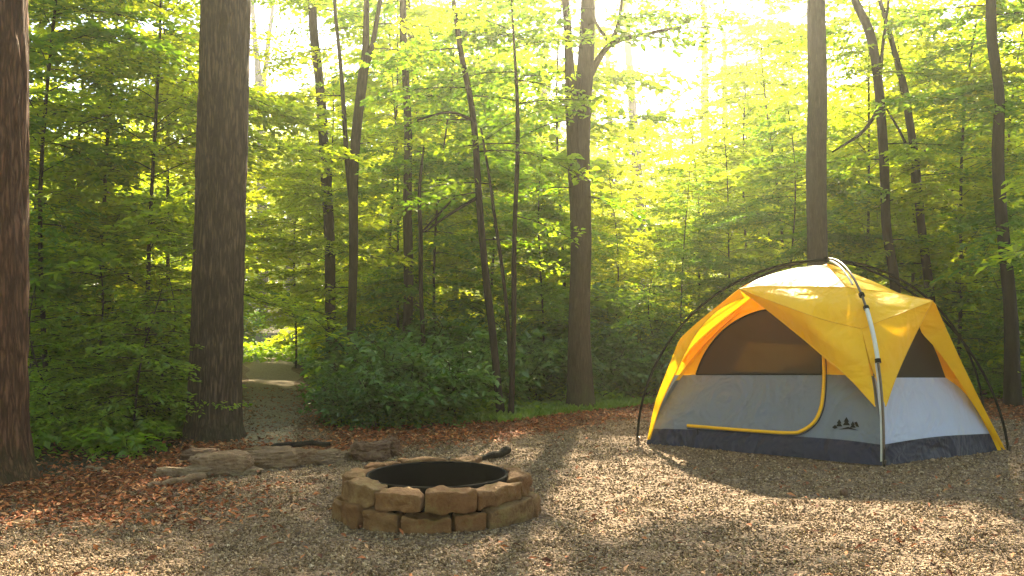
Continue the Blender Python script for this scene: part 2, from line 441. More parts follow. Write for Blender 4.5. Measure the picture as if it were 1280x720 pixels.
def make_tree(name, kind, leafmat, barkmat):
    """prototype at the origin: (trunk mesh, crown mesh)"""
    root = empty(name)
    tb = MB(); cb = MB()
    if kind in ('sapling', 'midsap'):
        h = rng.uniform(6.5, 8.5); P = trunk_path(h, rng.uniform(.1, .5), wig=.25)
        P = np.vstack([P[:1] - [0, 0, .25], P])
        tube(tb, P, np.linspace(.038, .01, len(P)), 7)
        ns = 56 if kind == 'sapling' else 46
        for k in range(ns):
            t = .10 + .9 * ((k + rng.random()) / ns) ** .95
            i = 1 + min(int(t * 13), 12); b = P[i] + (P[min(i + 1, 14)] - P[i]) * (t * 13 - int(t * 13))
            L = (.75 + 1.25 * math.sin(math.pi * (.2 + .75 * t))) * rng.uniform(.5, 1.35)
            spray(cb, b, k * 2.4 + rng.uniform(-.9, .9), L, rng.uniform(.05, .65), rng.uniform(.25, .6),
                  (.108 if kind == 'sapling' else .17), 1. if kind == 'sapling' else .8, simple=kind != 'sapling')
    elif kind == 'canopy':
        h = rng.uniform(16, 20); P = trunk_path(h, rng.uniform(.3, 1.2), 16, .35)
        P = np.vstack([P[:1] - [0, 0, .3], P]); r = np.linspace(.17, .03, len(P)); r[0] *= 1.6; r[1] *= 1.3
        tube(tb, P, r, 12)
        ns = 62
        for k in range(ns):
            t = .30 + .68 * ((k + rng.random()) / ns)
            i = 1 + min(int(t * 15), 14); b = P[i]
            b = P[i] + (P[min(i + 1, 16)] - P[i]) * (t * 15 - int(t * 15))
            L = (3.9 - 2.2 * abs(t - .55) / .45) * rng.uniform(.6, 1.15)
            spray(cb, b, k * 2.4 + rng.uniform(-.6, .6), L, rng.uniform(.1, .55), rng.uniform(.1, .35), .15, .75, .45, .03, True, flat=2.)
    elif kind == 'shrub':
        nst = 9
        for k in range(nst):
            a = rng.uniform(0, 6.28); ln = rng.uniform(.2, .75); hh = rng.uniform(.5, 1.15)
            Q = resample([[rng.normal(0, .08), rng.normal(0, .08), -.05], [ln * .4 * math.cos(a), ln * .4 * math.sin(a), hh * .55], [ln * math.cos(a), ln * math.sin(a), hh]], 8)
            tube(tb, Q, np.linspace(.016, .005, 8), 5)
            for j in range(7):
                q = Q[rng.integers(2, 8)]; az = rng.uniform(0, 6.28)
                spray(cb, q, az, rng.uniform(.25, .75), rng.uniform(-.2, .9), .2, .12, .85, .45, .006, flat=2.2)
    elif kind == 'lowsap':   # a knee to head high beech sapling of level sprays
        h = rng.uniform(1.8, 2.8); P = trunk_path(h, .3, wig=.5)
        P = np.vstack([P[:1] - [0, 0, .1], P])
        tube(tb, P, np.linspace(.022, .006, len(P)), 6)
        for k in range(34):
            t = .08 + .92 * (k + rng.random()) / 34
            i = 1 + min(int(t * 13), 12)
            spray(cb, P[i], k * 2.4 + rng.uniform(-.5, .5), (1.35 - .8 * t) * rng.uniform(.7, 1.2), rng.uniform(0, .3), rng.uniform(.1, .3), .075, 1.)
    t = tb.build('trunk' if kind not in ('shrub',) else 'stem', barkmat, root)
    c = cb.build('crown' if kind not in ('shrub',) else 'foliage', [leafmat, M['bark_thin']], root, smooth=False)
    return root

used = set()
def place(proto, loc, rot, sc, label, cat, group=None):
    if proto.name not in used:
        used.add(proto.name); r = proto
    else:
        r = proto.copy(); COL.objects.link(r)
        for ch in proto.children:
            c = ch.copy(); COL.objects.link(c); c.parent = r
    r.location = [float(v) for v in loc]; r.rotation_euler = (0, 0, rot); r.scale = (sc, sc, sc)
    for k in ('label', 'category', 'group'):
        if k in r: del r[k]
    return tag(r, label, cat, group)

SAP = [make_tree('understory_tree', 'sapling', M['leaf_spring'], M['bark_thin']) for _ in range(3)]
SAPM = [make_tree('understory_tree', 'sapling', M['leaf_mid'], M['bark_thin']) for _ in range(2)]
FAR = [make_tree('understory_tree', 'midsap', M['leaf_spring'], M['bark_thin']) for _ in range(2)]
FARM = [make_tree('understory_tree', 'midsap', M['leaf_spring'], M['bark_thin']) for _ in range(1)]
CAN = [make_tree('forest_tree', 'canopy', M['leaf_spring'], M['bark_grey']) for _ in range(3)]
SHR = [make_tree('laurel_shrub', 'shrub', M['leaf_dark'], M['bark_thin']) for _ in range(3)]
SHL = [make_tree('young_shrub', 'shrub', M['leaf_mid'], M['bark_thin']) for _ in range(2)]
LOW = [make_tree('beech_sapling', 'lowsap', M['leaf_mid'], M['bark_thin']) for _ in range(3)]

# near saplings, each told apart:  (px, depth, proto, scale, label)
near_sap = [
    (60, 11.2, SAPM[0], .95, 'leafy sapling just right of the red-barked trunk, layered sprays in shade'),
    (130, 13.0, SAP[0], 1.0, 'dense green sapling filling the gap between the two biggest trunks'),
    (185, 11.8, SAP[0], .95, 'bright leafy sapling close left of the big brown trunk'),
    (10, 13.8, SAP[1], 1.05, 'yellow green sapling seen behind the red-barked trunk'),
    (95, 16.0, SAP[2], 1.1, 'tall backlit sapling behind the shaded ones between the two biggest trunks'),
    (215, 16.5, SAP[1], 1.1, 'sunlit sapling behind the left side of the big brown trunk'),
    (370, 21.0, SAP[0], .75, 'glowing sapling standing over the far end of the path'),
    (425, 15.5, SAP[2], .72, 'sunny sapling beside the path among the slim grey trunks'),
    (545, 16.0, SAPM[0], .85, 'green sapling behind the laurels left of the leaning dark stem'),
    (500, 19.0, SAP[1], .95, 'yellow green sapling behind the straight grey trunk'),
    (610, 18.0, SAP[2], .85, 'sunlit sapling behind the thin leaning stems'),
    (680, 15.8, SAPM[1], .62, 'low wide sapling just left of the forked tree'),
    (770, 17.5, SAP[0], .55, 'short bright sapling right of the forked tree'),
    (850, 16.5, SAPM[0], .50, 'short green sapling behind the left pole of the tent'),
    (920, 18.0, SAP[2], .66, 'hazy sapling behind the white top of the tent'),
    (985, 16.0, SAPM[1], .68, 'green sapling just left of the straight trunk behind the tent'),
    (1075, 16.0, SAP[1], .95, 'bright sapling just right of the straight trunk behind the tent'),
    (1140, 18.0, SAP[0], 1.05, 'tall sunlit sapling between the two slanting trunks'),
    (1195, 15.2, SAP[2], 1.0, 'dense green sapling between the slanting trunks and the dark crooked trunk'),
    (1255, 17.5, SAP[2], 1.1, 'yellow green sapling behind the dark crooked trunk'),
    (1310, 14.2, SAPM[1], 1.0, 'dark green sapling at the right edge past the crooked trunk'),
]
for px_, d_, pr, sc_, lb in near_sap:
    place(pr, G(px_, d_), rng.uniform(0, 6.28), sc_, lb, 'sapling', 'leafy saplings around the clearing')

lowspots = [(70, 9.9, 'small beech sapling against the red-barked trunk'), (120, 10.6, 'small beech sapling with pale sprays over the dark bank'),
            (165, 9.9, 'small beech sapling left of the pair of pale stones'), (190, 10.9, 'small beech sapling tucked left of the big brown trunk'),
            (35, 11.6, 'small beech sapling half behind the red-barked trunk'), (150, 12., 'small beech sapling deep in the shade between the two biggest trunks'),
            (1200, 15., 'small beech sapling behind the right slope of the tent'), (1275, 14.6, 'small beech sapling below the dark crooked trunk'),
            (1140, 14.9, 'small beech sapling hidden low behind the tent'), (830, 15.5, 'small beech sapling left of the tent pole')]
for i, (px_, d_, lb) in enumerate(lowspots):
    place(LOW[i % 3], G(px_, d_), rng.uniform(0, 6.28), rng.uniform(.75, 1.0), lb, 'sapling', 'small beech saplings')

lau = [(428, 11.2, .48), (452, 12.0, .66), (468, 11.2, .55), (480, 12.2, .85), (510, 11.4, .72), (535, 12.6, .9), (560, 11.7, .72), (585, 12.6, .85),
       (470, 13.6, 1.0), (448, 13.8, .8), (520, 14.2, 1.1), (575, 14.4, 1.05), (625, 13.4, .8), (660, 13.8, .85), (690, 14.2, .8), (630, 15.3, 1.1),
       (760, 14.5, .8), (790, 15.2, .95), (815, 14.7, .8), (750, 16.0, 1.0), (700, 16.2, 1.1)]
ll = ['at the path edge, lowest of the laurels', 'behind the lowest laurel at the path edge', 'at the front of the leaf litter below the slim trunks', 'below the branching grey trunk',
      'in the front row behind the reddish rock', 'behind the front row of laurels, dark and broad', 'at the front above the fire pit', 'left of the leaning dark stem',
      'at the foot of the branching grey trunk', 'beside the path under the slim grey trunk', 'tall and dark below the straight grey trunk', 'tall, behind the front laurels left of the dark stem',
      'between the two thin leaning stems', 'just left of the grass patch by the forked tree', 'touching the left foot of the forked tree', 'large, behind the thin leaning stems',
      'right of the forked tree', 'between the forked tree and the tent, tallest there', 'nearest the left tent pole', 'behind the right side of the forked tree', 'behind the left side of the forked tree']
for i, ((px_, d_, s_), lb) in enumerate(zip(lau, ll)):
    place(SHR[i % 3], G(px_, d_), rng.uniform(0, 6.28), s_, 'dark glossy laurel shrub ' + lb, 'shrub', 'laurel shrubs beside the path')

# woods behind: many that nothing tells apart
def scatter_px(n, d0, d1, gap, seed):
    r = np.random.default_rng(seed); out = []; tries = 0
    while len(out) < n and tries < 9000:
        tries += 1
        d = math.sqrt(r.uniform(d0 * d0, d1 * d1)); p = r.uniform(-90, 1370)
        x = (p - 640) / F * d
        if abs(x + .268 * d) < .9 and d < 24: continue
        if any(a < p < b and r.random() < pr for a, b, pr in gap): continue
        if any(math.hypot(x - q[0], d - q[1]) < (d0 * .075) for q in out): continue
        out.append((x, d))
    return out
for i, (x_, y_) in enumerate(scatter_px(36, 19, 32, [(290, 400, .75), (735, 905, .85)], 3)):
    place([FAR[0], FAR[1], FARM[0]][i % 3], (x_, y_, gz(x_, y_)), rng.uniform(0, 6.28), rng.uniform(.7, 1.25), 'slim leafy tree in the hazy middle of the woods', 'tree', 'young trees in the woods behind the clearing')
for i, (x_, y_) in enumerate(scatter_px(60, 36, 95, [(300, 400, .6), (740, 900, .6)], 4)):
    place([FAR[1], FAR[0], FARM[0]][i % 3], (x_, y_, gz(x_, y_)), rng.uniform(0, 6.28), rng.uniform(1.1, 1.9), 'pale leafy tree far back in the haze', 'tree', 'farthest young trees in the haze')
for i, (x_, y_) in enumerate(scatter_px(40, 25, 90, [(290, 400, .6), (735, 905, .4)], 5)):
    if y_ < 34 and abs(x_ - 3.8 - .14 * (y_ - 10)) < 2.3: continue
    place(CAN[i % 3], (x_, y_, gz(x_, y_)), rng.uniform(0, 6.28), rng.uniform(.8, 1.15), 'tall straight forest tree with its crown above the saplings', 'tree', 'tall forest trees in the haze')
for i, (x_, y_) in enumerate(scatter_px(46, 14.5, 30, [(290, 400, .8)], 6)):
    place([SHL[0], SHL[1], SHR[1]][i % 3], (x_, y_, gz(x_, y_)), rng.uniform(0, 6.28), rng.uniform(.9, 1.5), 'leafy shrub in the understory behind the clearing', 'shrub', 'understory shrubs')
rr_ = np.random.default_rng(8)
for i in range(26):
    a_ = R(42) + (i + rr_.uniform(-.3, .3)) * R(276) / 25; d_ = rr_.uniform(8.5, 17)
    x_, y_ = d_ * math.sin(a_), d_ * math.cos(a_) + 1.5
    place(CAN[i % 3], (x_, y_, gz(x_, y_)), rr_.uniform(0, 6.28), rr_.uniform(.75, 1.), 'tall forest tree standing round the clearing', 'tree', 'tall forest trees round the clearing')
for i in range(18):
    a_ = R(50) + (i + rr_.uniform(-.3, .3)) * R(260) / 17; d_ = rr_.uniform(9, 15)
    x_, y_ = d_ * math.sin(a_), d_ * math.cos(a_) + 1.5
    place([FAR[0], FAR[1], FARM[0]][i % 3], (x_, y_, gz(x_, y_)), rr_.uniform(0, 6.28), rr_.uniform(.8, 1.1), 'young tree standing round the clearing', 'tree', 'young trees round the clearing')
for pr in SAP + SAPM + FAR + FARM + CAN + SHR + SHL + LOW:
    if pr.name not in used: print('UNUSED', pr.name)

# ------------------------------------------------------------------ named trees
def ridged(seed, amp, fr=9., vert=.55):
    def fn(P, a, rr):
        out = rr.copy()
        for i in range(len(P)):
            z = P[i][2]
            for j, t in enumerate(a):
                q = Vector((math.cos(t) * fr * .45 + seed, math.sin(t) * fr * .45, z * vert * 3))
                v = noise.noise(q); w = noise.noise(q * 2.3)
                out[i, j] += amp * (1 - 2.2 * abs(v)) + amp * .6 * w
        return out
    return fn
def big_trunk(parent, bot, top, r0, r1, m, flare=1.6, seg=90, rows=170, amp=.020, seed=0., roots=6):
    P = resample([bot, (np.asarray(bot) * .5 + np.asarray(top) * .5) + [.02, 0, 0], top], rows)
    s = np.linspace(0, 1, rows); h = P[:, 2] - P[0, 2]
    r = r0 + (r1 - r0) * s
    base = ridged(seed, amp)
    def fn(P_, a, rr):
        out = base(P_, a, rr)
        for i in range(len(P_)):
            k = math.exp(-max(h[i], 0) / .22)
            lobes = 1 + .28 * np.sin(a * roots + seed) + .15 * np.sin(a * (roots - 2) + 1 + seed)
            out[i] += r0 * (flare - 1) * k * lobes
        return out
    mb = MB(); tube(mb, P, r, seg, rad_fn=fn)
    return mb.build('trunk', m, parent, loc=parent.location)

def explicit_tree(name, label, cat, stems, m, crown=None, group=None, seg=14, flare=1.35, leafm=None, leaf=.10, seed=1., amp=.004):
    """stems: list of [(px, py, depth, width_px), ...] from the foot up (first one is the trunk)"""
    f0 = stems[0][0]; base = W(*f0[:3]); base[2] = gz(base[0], base[1])
    root = empty(name, base); tag(root, label, cat, group)
    tb = MB()
    for si, st in enumerate(stems):
        Q = np.array([[*W(p, q, d), w_ / F * d / 2] for p, q, d, w_ in st])
        if si == 0: Q[0, 2] = base[2] - .12
        n = max(10, int(np.linalg.norm(Q[-1, :3] - Q[0, :3]) * 7)); Q = resample(Q, n)
        P, r = Q[:, :3].copy(), np.maximum(Q[:, 3], .003)
        P[:, 0] += .012 * np.sin(P[:, 2] * 2.3 + seed); P[:, 1] += .012 * np.cos(P[:, 2] * 1.9 + seed)
        if si == 0: r = r * (1 + (flare - 1) * np.exp(-(P[:, 2] - P[0, 2]) / .25))
        tube(tb, P, r, seg, rad_fn=ridged(seed + si, amp, 6.) if amp else None)
    tb.build('trunk', m, root, loc=base)
    if crown:
        cb = MB()
        for (p, q, d, az, L, *rest) in crown:
            spray(cb, W(p, q, d), az, L, rest[0] if rest else .1, rest[1] if len(rest) > 1 else .2, leaf, .9, .45, .012, flat=2.)
        cb.build('crown', [leafm or M['leaf_mid'], M['bark_thin']], root, smooth=False, loc=base)
    return root

# the two biggest trunks, cut off by the top of the picture: build them 9 m tall with limbs and a crown
def big_tree(name, label, px, D, r0, r1, lean, m, seed, flare):
    b = G(px, D) - [0, 0, .1]
    root = empty(name, b + [0, 0, .1]); tag(root, label, 'tree')
    top = b + np.array([lean, .15, 10.5])
    big_trunk(root, b, top, r0, r1, m, flare, seed=seed)
    cb = MB()
    for k in range(26):
        t = .80 + .2 * rng.random(); q = b + (top - b) * t
        spray(cb, q, k * 2.4, rng.uniform(2, 3.6), rng.uniform(.1, .6), .2, .13, .7, .5, .035, True, flat=2.)
    cb.build('crown', [M['leaf_spring'], M['bark_thin']], root, smooth=False, loc=root.location)
    return root
big_tree('oak_tree', 'huge red brown trunk with furrowed bark and mossy foot at the clearing edge', -14, 7.75, .285, .25, -.10, M['bark_red'], 1.3, 1.6)
big_tree('oak_tree', 'thick brown furrowed trunk standing behind the pale broken log', 267, 10.2, .268, .235, .20, M['bark_brown'], 4.1, 1.42)

explicit_tree('maple_tree', 'stout forked grey tree in the middle with a branch reaching right', 'tree',
    [[(725, 512, 13.2, 33), (725, 400, 13.2, 27), (726, 300, 13.2, 25), (726, 200, 13.2, 24), (729, 120, 13.2, 22), (733, 40, 13.2, 19), (737, -80, 13.2, 14)],
     [(722, 330, 13.2, 18), (719, 200, 13.15, 18), (714, 130, 13.1, 14), (710, 60, 13.05, 11), (703, -60, 13., 7)],
     [(732, 105, 13.2, 10), (745, 78, 13.1, 8), (762, 55, 13., 7), (790, 46, 12.9, 5), (840, 35, 12.7, 3)],
     [(760, 57, 13., 6), (772, 30, 13., 5), (780, -20, 13., 3)],
     [(762, 55, 13., 5), (745, 30, 12.9, 3.5), (738, 5, 12.8, 2)]],
    M['bark_grey'],
    crown=[(728, 60, 13.1, 3.4, 1.9, .25), (728, 90, 13.1, 2.9, 1.6, .1), (715, 100, 13, 3.6, 1.7, .1, .3), (735, 30, 13.1, -.4, 1.5), (790, 46, 12.9, .2, 1.0), (820, 38, 12.8, -.3, .9), (775, 20, 13, .5, 1.3), (760, 55, 13, -1.2, .8),
           (745, 10, 12.9, 2.8, 1.3), (712, 40, 13, 4.2, 1.5), (720, 130, 13.1, 3.0, 1.5, 0., .35), (716, 150, 13.1, 3.5, 1.1, -.1, .4), (705, 0, 13, 3.1, 1.6), (735, 0, 13, 5.5, 1.6), (780, 0, 13, 0., 1.6, .1), (760, -20, 13, 5.2, 1.5), (700, -20, 13, 2.4, 1.6),
           (735, 245, 13.1, -.2, .75, -.2, .3), (716, 235, 13.1, 3.3, .9, .1, .35), (730, -40, 13, 1., 2.), (730, -50, 13, 4.6, 2.)], seed=2.)
explicit_tree('oak_tree', 'straight grey trunk rising directly behind the tent', 'tree',
    [[(1021, 500, 14.2, 29), (1021, 330, 14.2, 25), (1021, 150, 14.2, 24), (1021, 0, 14.2, 22), (1022, -230, 14.2, 17)]], M['bark_grey'],
    crown=[(1021, -150 - 8 * k, 14.2, k * 2.4, 2.2, .3) for k in range(10)], seed=3.)
explicit_tree('birch_tree', 'dark crooked trunk at the right edge of the picture', 'tree',
    [[(1268, 505, 13.4, 20), (1263, 400, 13.4, 16), (1255, 300, 13.4, 14), (1247, 200, 13.4, 14), (1249, 120, 13.4, 12), (1240, 40, 13.4, 12), (1236, -100, 13.4, 9)]], M['bark_thin'],
    crown=[(1240, 20 - 14 * k, 13.4, k * 2.4, 1.5, .2) for k in range(9)], seed=5.)
explicit_tree('maple_tree', 'slanting slim trunk bending left at the top, right of the tent trunk', 'tree',
    [[(1122, 490, 14.6, 14), (1119, 360, 14.6, 12), (1108, 280, 14.6, 11), (1104, 190, 14.6, 11), (1099, 110, 14.6, 11), (1088, 45, 14.6, 11), (1068, 0, 14.6, 9), (1050, -60, 14.6, 6)],
     [(1099, 110, 14.6, 6), (1103, 60, 14.6, 4), (1110, 0, 14.6, 3)], [(1103, 130, 14.6, 5), (1078, 165, 14.5, 4), (1040, 190, 14.4, 2)]], M['bark_thin'],
    crown=[(1085, 40, 14.6, 2.8, 1.4), (1100, 90, 14.6, .2, 1.4), (1105, 200, 14.6, 3.2, 1.2), (1108, 180, 14.6, .1, 1.2), (1112, 300, 14.6, 0, 1.), (1070, 0, 14.6, 1., 1.6), (1070, 0, 14.6, 3.6, 1.5), (1106, 240, 14.5, 3.8, .9)], seed=6.)
explicit_tree('maple_tree', 'second slanting slim trunk, nearer the dark crooked trunk', 'tree',
    [[(1172, 480, 15., 13), (1163, 370, 15., 11), (1150, 270, 15., 10), (1143, 190, 15., 9), (1132, 120, 15., 9), (1119, 70, 15., 7), (1100, 0, 15., 5)],
     [(1146, 215, 15., 4), (1128, 170, 15., 3), (1108, 135, 15., 2)]], M['bark_thin'],
    crown=[(1125, 85, 15., .3, 1.5), (1119, 60, 15., 2.6, 1.2), (1150, 260, 15., .2, 1.2), (1146, 220, 15., -.5, 1.2), (1158, 330, 15., 3.2, 1.1), (1105, 10, 15., .6, 1.5)], seed=7.)
explicit_tree('poplar_tree', 'slim grey trunk curving up beside the path, left of the branching one', 'tree',
    [[(417, 500, 15.4, 15), (414, 400, 15.4, 13), (411, 300, 15.4, 13), (405, 170, 15.4, 12), (398, 100, 15.4, 11), (392, 40, 15.4, 11), (389, -80, 15.4, 8)]], M['bark_grey'],
    crown=[(392, 40 - 10 * k, 15.4, k * 2.4, 1.4, .2) for k in range(8)], leafm=M['leaf_spring'], seed=8.)
explicit_tree('maple_tree', 'slim grey trunk that branches into three near the top, beside the laurels', 'tree',
    [[(440, 520, 13.9, 14), (440, 400, 13.9, 11), (441, 300, 13.9, 11), (443, 220, 13.9, 12), (447, 150, 13.9, 12), (453, 90, 13.9, 12), (457, 50, 13.9, 8), (462, -80, 13.9, 5)],
     [(441, 270, 13.9, 6), (434, 190, 13.9, 6), (427, 110, 13.9, 5), (420, 20, 13.9, 4), (418, -60, 13.9, 3)],
     [(453, 95, 13.9, 8), (465, 55, 13.9, 6), (476, 0, 13.9, 5), (482, -50, 13.9, 3)]], M['bark_grey'],
    crown=[(455, 60, 13.9, .3, 1.3), (430, 120, 13.9, 3., 1.1), (470, 30, 13.9, .1, 1.4), (445, 200, 13.9, 3.4, 1.), (446, 180, 13.9, -.3, 1.1), (424, 60, 13.9, 2.7, 1.3), (440, 320, 13.9, .3, .8), (441, 360, 13.9, 3., .9)], leafm=M['leaf_spring'], seed=9.)
explicit_tree('poplar_tree', 'straight grey trunk between the branching trunk and the leaning dark stem', 'tree',
    [[(509, 500, 15.2, 14), (509, 420, 15.2, 12), (510, 340, 15.2, 12), (510, 200, 15.2, 10), (507, 100, 15.2, 9), (504, 0, 15.2, 8), (503, -90, 15.2, 6)]], M['bark_grey'],
    crown=[(507, 120, 15.2, .2, 1.5, .1), (506, 90, 15.2, 3.1, 1.2), (509, 200, 15.2, .1, 1.6, .0, .15), (509, 190, 15.2, -.4, 1.2, 0, .1), (505, 30, 15.2, .5, 1.5), (504, 0, 15.2, 2.5, 1.4), (510, 150, 15.2, 5.8, 1.4)], leafm=M['leaf_mid'], seed=10.)
explicit_tree('dogwood_tree', 'thin dark stem leaning left as it rises, above the fire pit', 'tree',
    [[(629, 527, 12.1, 10), (619, 450, 12.1, 9), (609, 370, 12.1, 9), (603, 290, 12.1, 8), (596, 200, 12.1, 8), (588, 130, 12.1, 7), (577, 70, 12.1, 7), (568, 0, 12.1, 5), (560, -60, 12.1, 3)],
     [(601, 245, 12.1, 4), (560, 270, 12., 3), (532, 290, 11.9, 1.5)], [(590, 150, 12.1, 4), (560, 140, 12., 3), (520, 150, 11.9, 1.5)]], M['bark_thin'],
    crown=[(585, 110, 12.1, 3.1, 1.3, .1), (585, 120, 12.1, .3, 1.1), (590, 150, 12.1, 3.4, 1.2, 0, .1), (600, 240, 12.1, 3.2, .9, -.1), (575, 60, 12.1, 2.7, 1.2), (572, 40, 12.1, .2, 1.2), (596, 190, 12.1, -.3, .9), (568, 10, 12.1, 1.3, 1.3), (568, 0, 12.1, 4.3, 1.3), (604, 300, 12.1, .2, .7)], seed=11.)
explicit_tree('dogwood_tree', 'thin twin stem right of the leaning dark stem', 'tree',
    [[(639, 530, 12.0, 7), (640, 450, 12., 6), (643, 350, 12., 6), (645, 250, 12., 5), (646, 160, 12., 5), (645, 80, 12., 3), (640, 0, 12., 2)],
     [(638, 470, 12., 5), (630, 350, 12., 4), (619, 270, 12., 3.5), (609, 210, 12., 2.5), (600, 160, 12., 2)]], M['bark_thin'],
    crown=[(645, 130, 12., .1, 1.2, .2), (646, 180, 12., 3.1, 1.), (645, 190, 12., .0, 1., -.1, .3), (645, 90, 12., 2.9, 1.2), (645, 100, 12., .6, 1.2), (612, 230, 12., 3.3, .8), (642, 40, 12., 4., 1.2), (645, 60, 12., 5.6, 1.1), (645, 270, 12., .2, .8, -.2, .2), (641, 330, 12., -.2, .6)], seed=12.)
explicit_tree('dogwood_tree', 'short dark sapling stem between the straight grey trunk and the leaning stem', 'tree',
    [[(531, 500, 14., 7), (528, 400, 14., 5), (526, 300, 14., 5), (523, 240, 14., 4), (530, 180, 14., 2)],
     [(527, 290, 14., 3), (565, 250, 13.9, 2), (590, 240, 13.8, 1)]], M['bark_thin'],
    crown=[(524, 240, 14., .4, 1.), (524, 230, 14., 3., .8), (527, 290, 14., .2, .8)], seed=13.)
# misty trunks further back
misty = [
    ('pale misty forked trunk seen over the path', [[(328, 440, 30, 15), (328, 300, 30, 14), (327, 180, 30, 12), (325, 120, 30, 11), (318, 40, 30, 6), (312, -50, 30, 4)], [(326, 130, 30, 8), (336, 50, 30, 6), (345, -30, 30, 4)]]),
    ('short leaning pale trunk right of the misty forked one', [[(362, 440, 34, 12), (363, 300, 34, 10), (366, 210, 34, 8), (378, 150, 34, 4)]]),
    ('straight pale trunk between the twin stem and the forked tree', [[(682, 450, 26, 16), (681, 330, 26, 13), (680, 200, 26, 10), (679, 60, 26, 8)]]),
    ('thick pale trunk right of the forked tree, fading into haze', [[(806, 450, 24, 21), (802, 330, 24, 15), (797, 220, 24, 12), (789, 110, 24, 10), (780, -20, 24, 8)]]),
    ('thin pale trunk with a long branch slanting up right', [[(765, 450, 27, 11), (763, 300, 27, 9), (763, 180, 27, 8), (758, 40, 27, 6)], [(766, 240, 27, 6), (790, 180, 27, 4), (830, 140, 27, 3), (860, 110, 27, 2)]]),
    ('very straight pale trunk above the left pole of the tent', [[(877, 460, 27, 15), (878, 300, 27, 11), (881, 150, 27, 10), (880, -20, 27, 8)]]),
    ('thin slanting bare trunk left of the very straight pale one', [[(862, 440, 29, 8), (855, 260, 29, 6), (843, 200, 29, 5), (828, 150, 29, 3)]]),
    ('thin pale trunk above the white top of the tent', [[(915, 450, 29, 11), (911, 300, 29, 9), (907, 180, 29, 8), (905, 40, 29, 6)]]),
    ('dark distant trunk in the green between the two biggest trunks', [[(136, 500, 19, 15), (135, 380, 19, 13), (135, 250, 19, 12), (134, 60, 19, 9)]]),
    ('narrow dark trunk next to the red-barked trunk', [[(48, 500, 17, 11), (47, 350, 17, 10), (50, 160, 17, 8), (52, 0, 17, 6)]]),
    ('thin pale trunk close left of the very straight pale one, half lost in haze', [[(740, 440, 34, 9), (741, 300, 34, 8), (742, 120, 34, 7), (743, 0, 34, 5)]]),
]
for i, (lb, st) in enumerate(misty):
    st = [[(a, b, c * (1.9 if c > 22 else 1), d_) for a, b, c, d_ in q] for q in st]; top = st[0][-1]
    cr = [(top[0], top[1] - 6 * k, top[2], k * 2.4, 2.2, .3) for k in range(4)] if i not in (1, 6) else None
    explicit_tree('forest_tree', lb, 'tree', st, M['bark_grey'], crown=cr, group='slender trunks in the haze', seg=10, leaf=.14, leafm=M['leaf_spring'], seed=20. + i, amp=0)

# grass patch and low undergrowth
M['grass'] = leaf_mat('grass_blade', [(0, (.05, .11, .012)), (1, (.11, .19, .02))], [(0, (.18, .34, .02)), (1, (.35, .5, .03))], .5, .04)
mb = MB()
n = 14000
D_ = rng.uniform(11.6, 14., n); p_ = rng.uniform(540, 830, n); x_ = (p_ - 640) / F * D_
e = edge_depth(EDGE, x_, D_); k = (D_ > e - .25 + .1 * wob(x_ * 3, D_ * 3)) & (D_ < e + 1.1 + .4 * wob(x_, D_, 2))
x_, D_ = x_[k], D_[k]; n = len(x_)
leaves(mb, np.stack([x_, D_, gz(x_, D_) - .005], 1), rng.uniform(0, 6.28, n), rng.uniform(.6, 1.5, n), rng.normal(0, .4, n), rng.uniform(.05, .13, n), simple=True)
tag(mb.build('grass', M['grass'], smooth=False), 'bright green grass patch around the foot of the thin stems', 'grass', kind='stuff')
mb = MB()
n = 90000
D_ = 9. + 21 * rng.random(n) ** 1.4; p_ = rng.uniform(-80, 1360, n); x_ = (p_ - 640) / F * D_
l, w = masks(x_, D_); pch = wob(x_ * 1.1, D_ * 1.1, 7.) * .5 + .5
k = (w > .55) & (rng.random(n) < .25 + .9 * pch) & (D_ > edge_depth(EDGE, x_, D_) + .35)
x_, D_ = x_[k], D_[k]; n = len(x_)
hgt = np.clip(.05 + .32 * (wob(x_ * 1.6, D_ * 1.6, 5.) * .5 + .5), .04, .4) * rng.random(n) ** .6
leaves(mb, np.stack([x_, D_, gz(x_, D_) + hgt], 1), rng.uniform(0, 6.28, n), rng.normal(0, .4, n), rng.normal(0, .4, n), rng.uniform(.06, .12, n) * (1 + .03 * D_), simple=True)
tag(mb.build('undergrowth', M['leaf_mid'], smooth=False), 'low leafy undergrowth carpeting the forest floor behind the clearing', 'undergrowth', kind='stuff')

# far woods: leaf clumps that read as one mass
mb = MB()
n = 60000
ang = rng.uniform(-.75, .75, n); rad = rng.uniform(110, 150, n)
x_ = np.sin(ang) * rad; y_ = np.cos(ang) * rad
top = 19 + 5 * wob(x_ * .12, y_ * .12, 1.) + 3 * wob(x_ * .5, y_ * .5, 4.)
z_ = gz(x_, y_) + rng.random(n) * top
leaves(mb, np.stack([x_, y_, z_], 1), rng.uniform(0, 6.28, n), rng.normal(0, .6, n), rng.normal(0, .6, n), rng.uniform(.8, 1.4, n), simple=True)
tag(mb.build('distant_woods', M['leaf_spring'], smooth=False), 'pale mass of distant woods dissolving into the haze', 'woods', kind='stuff')

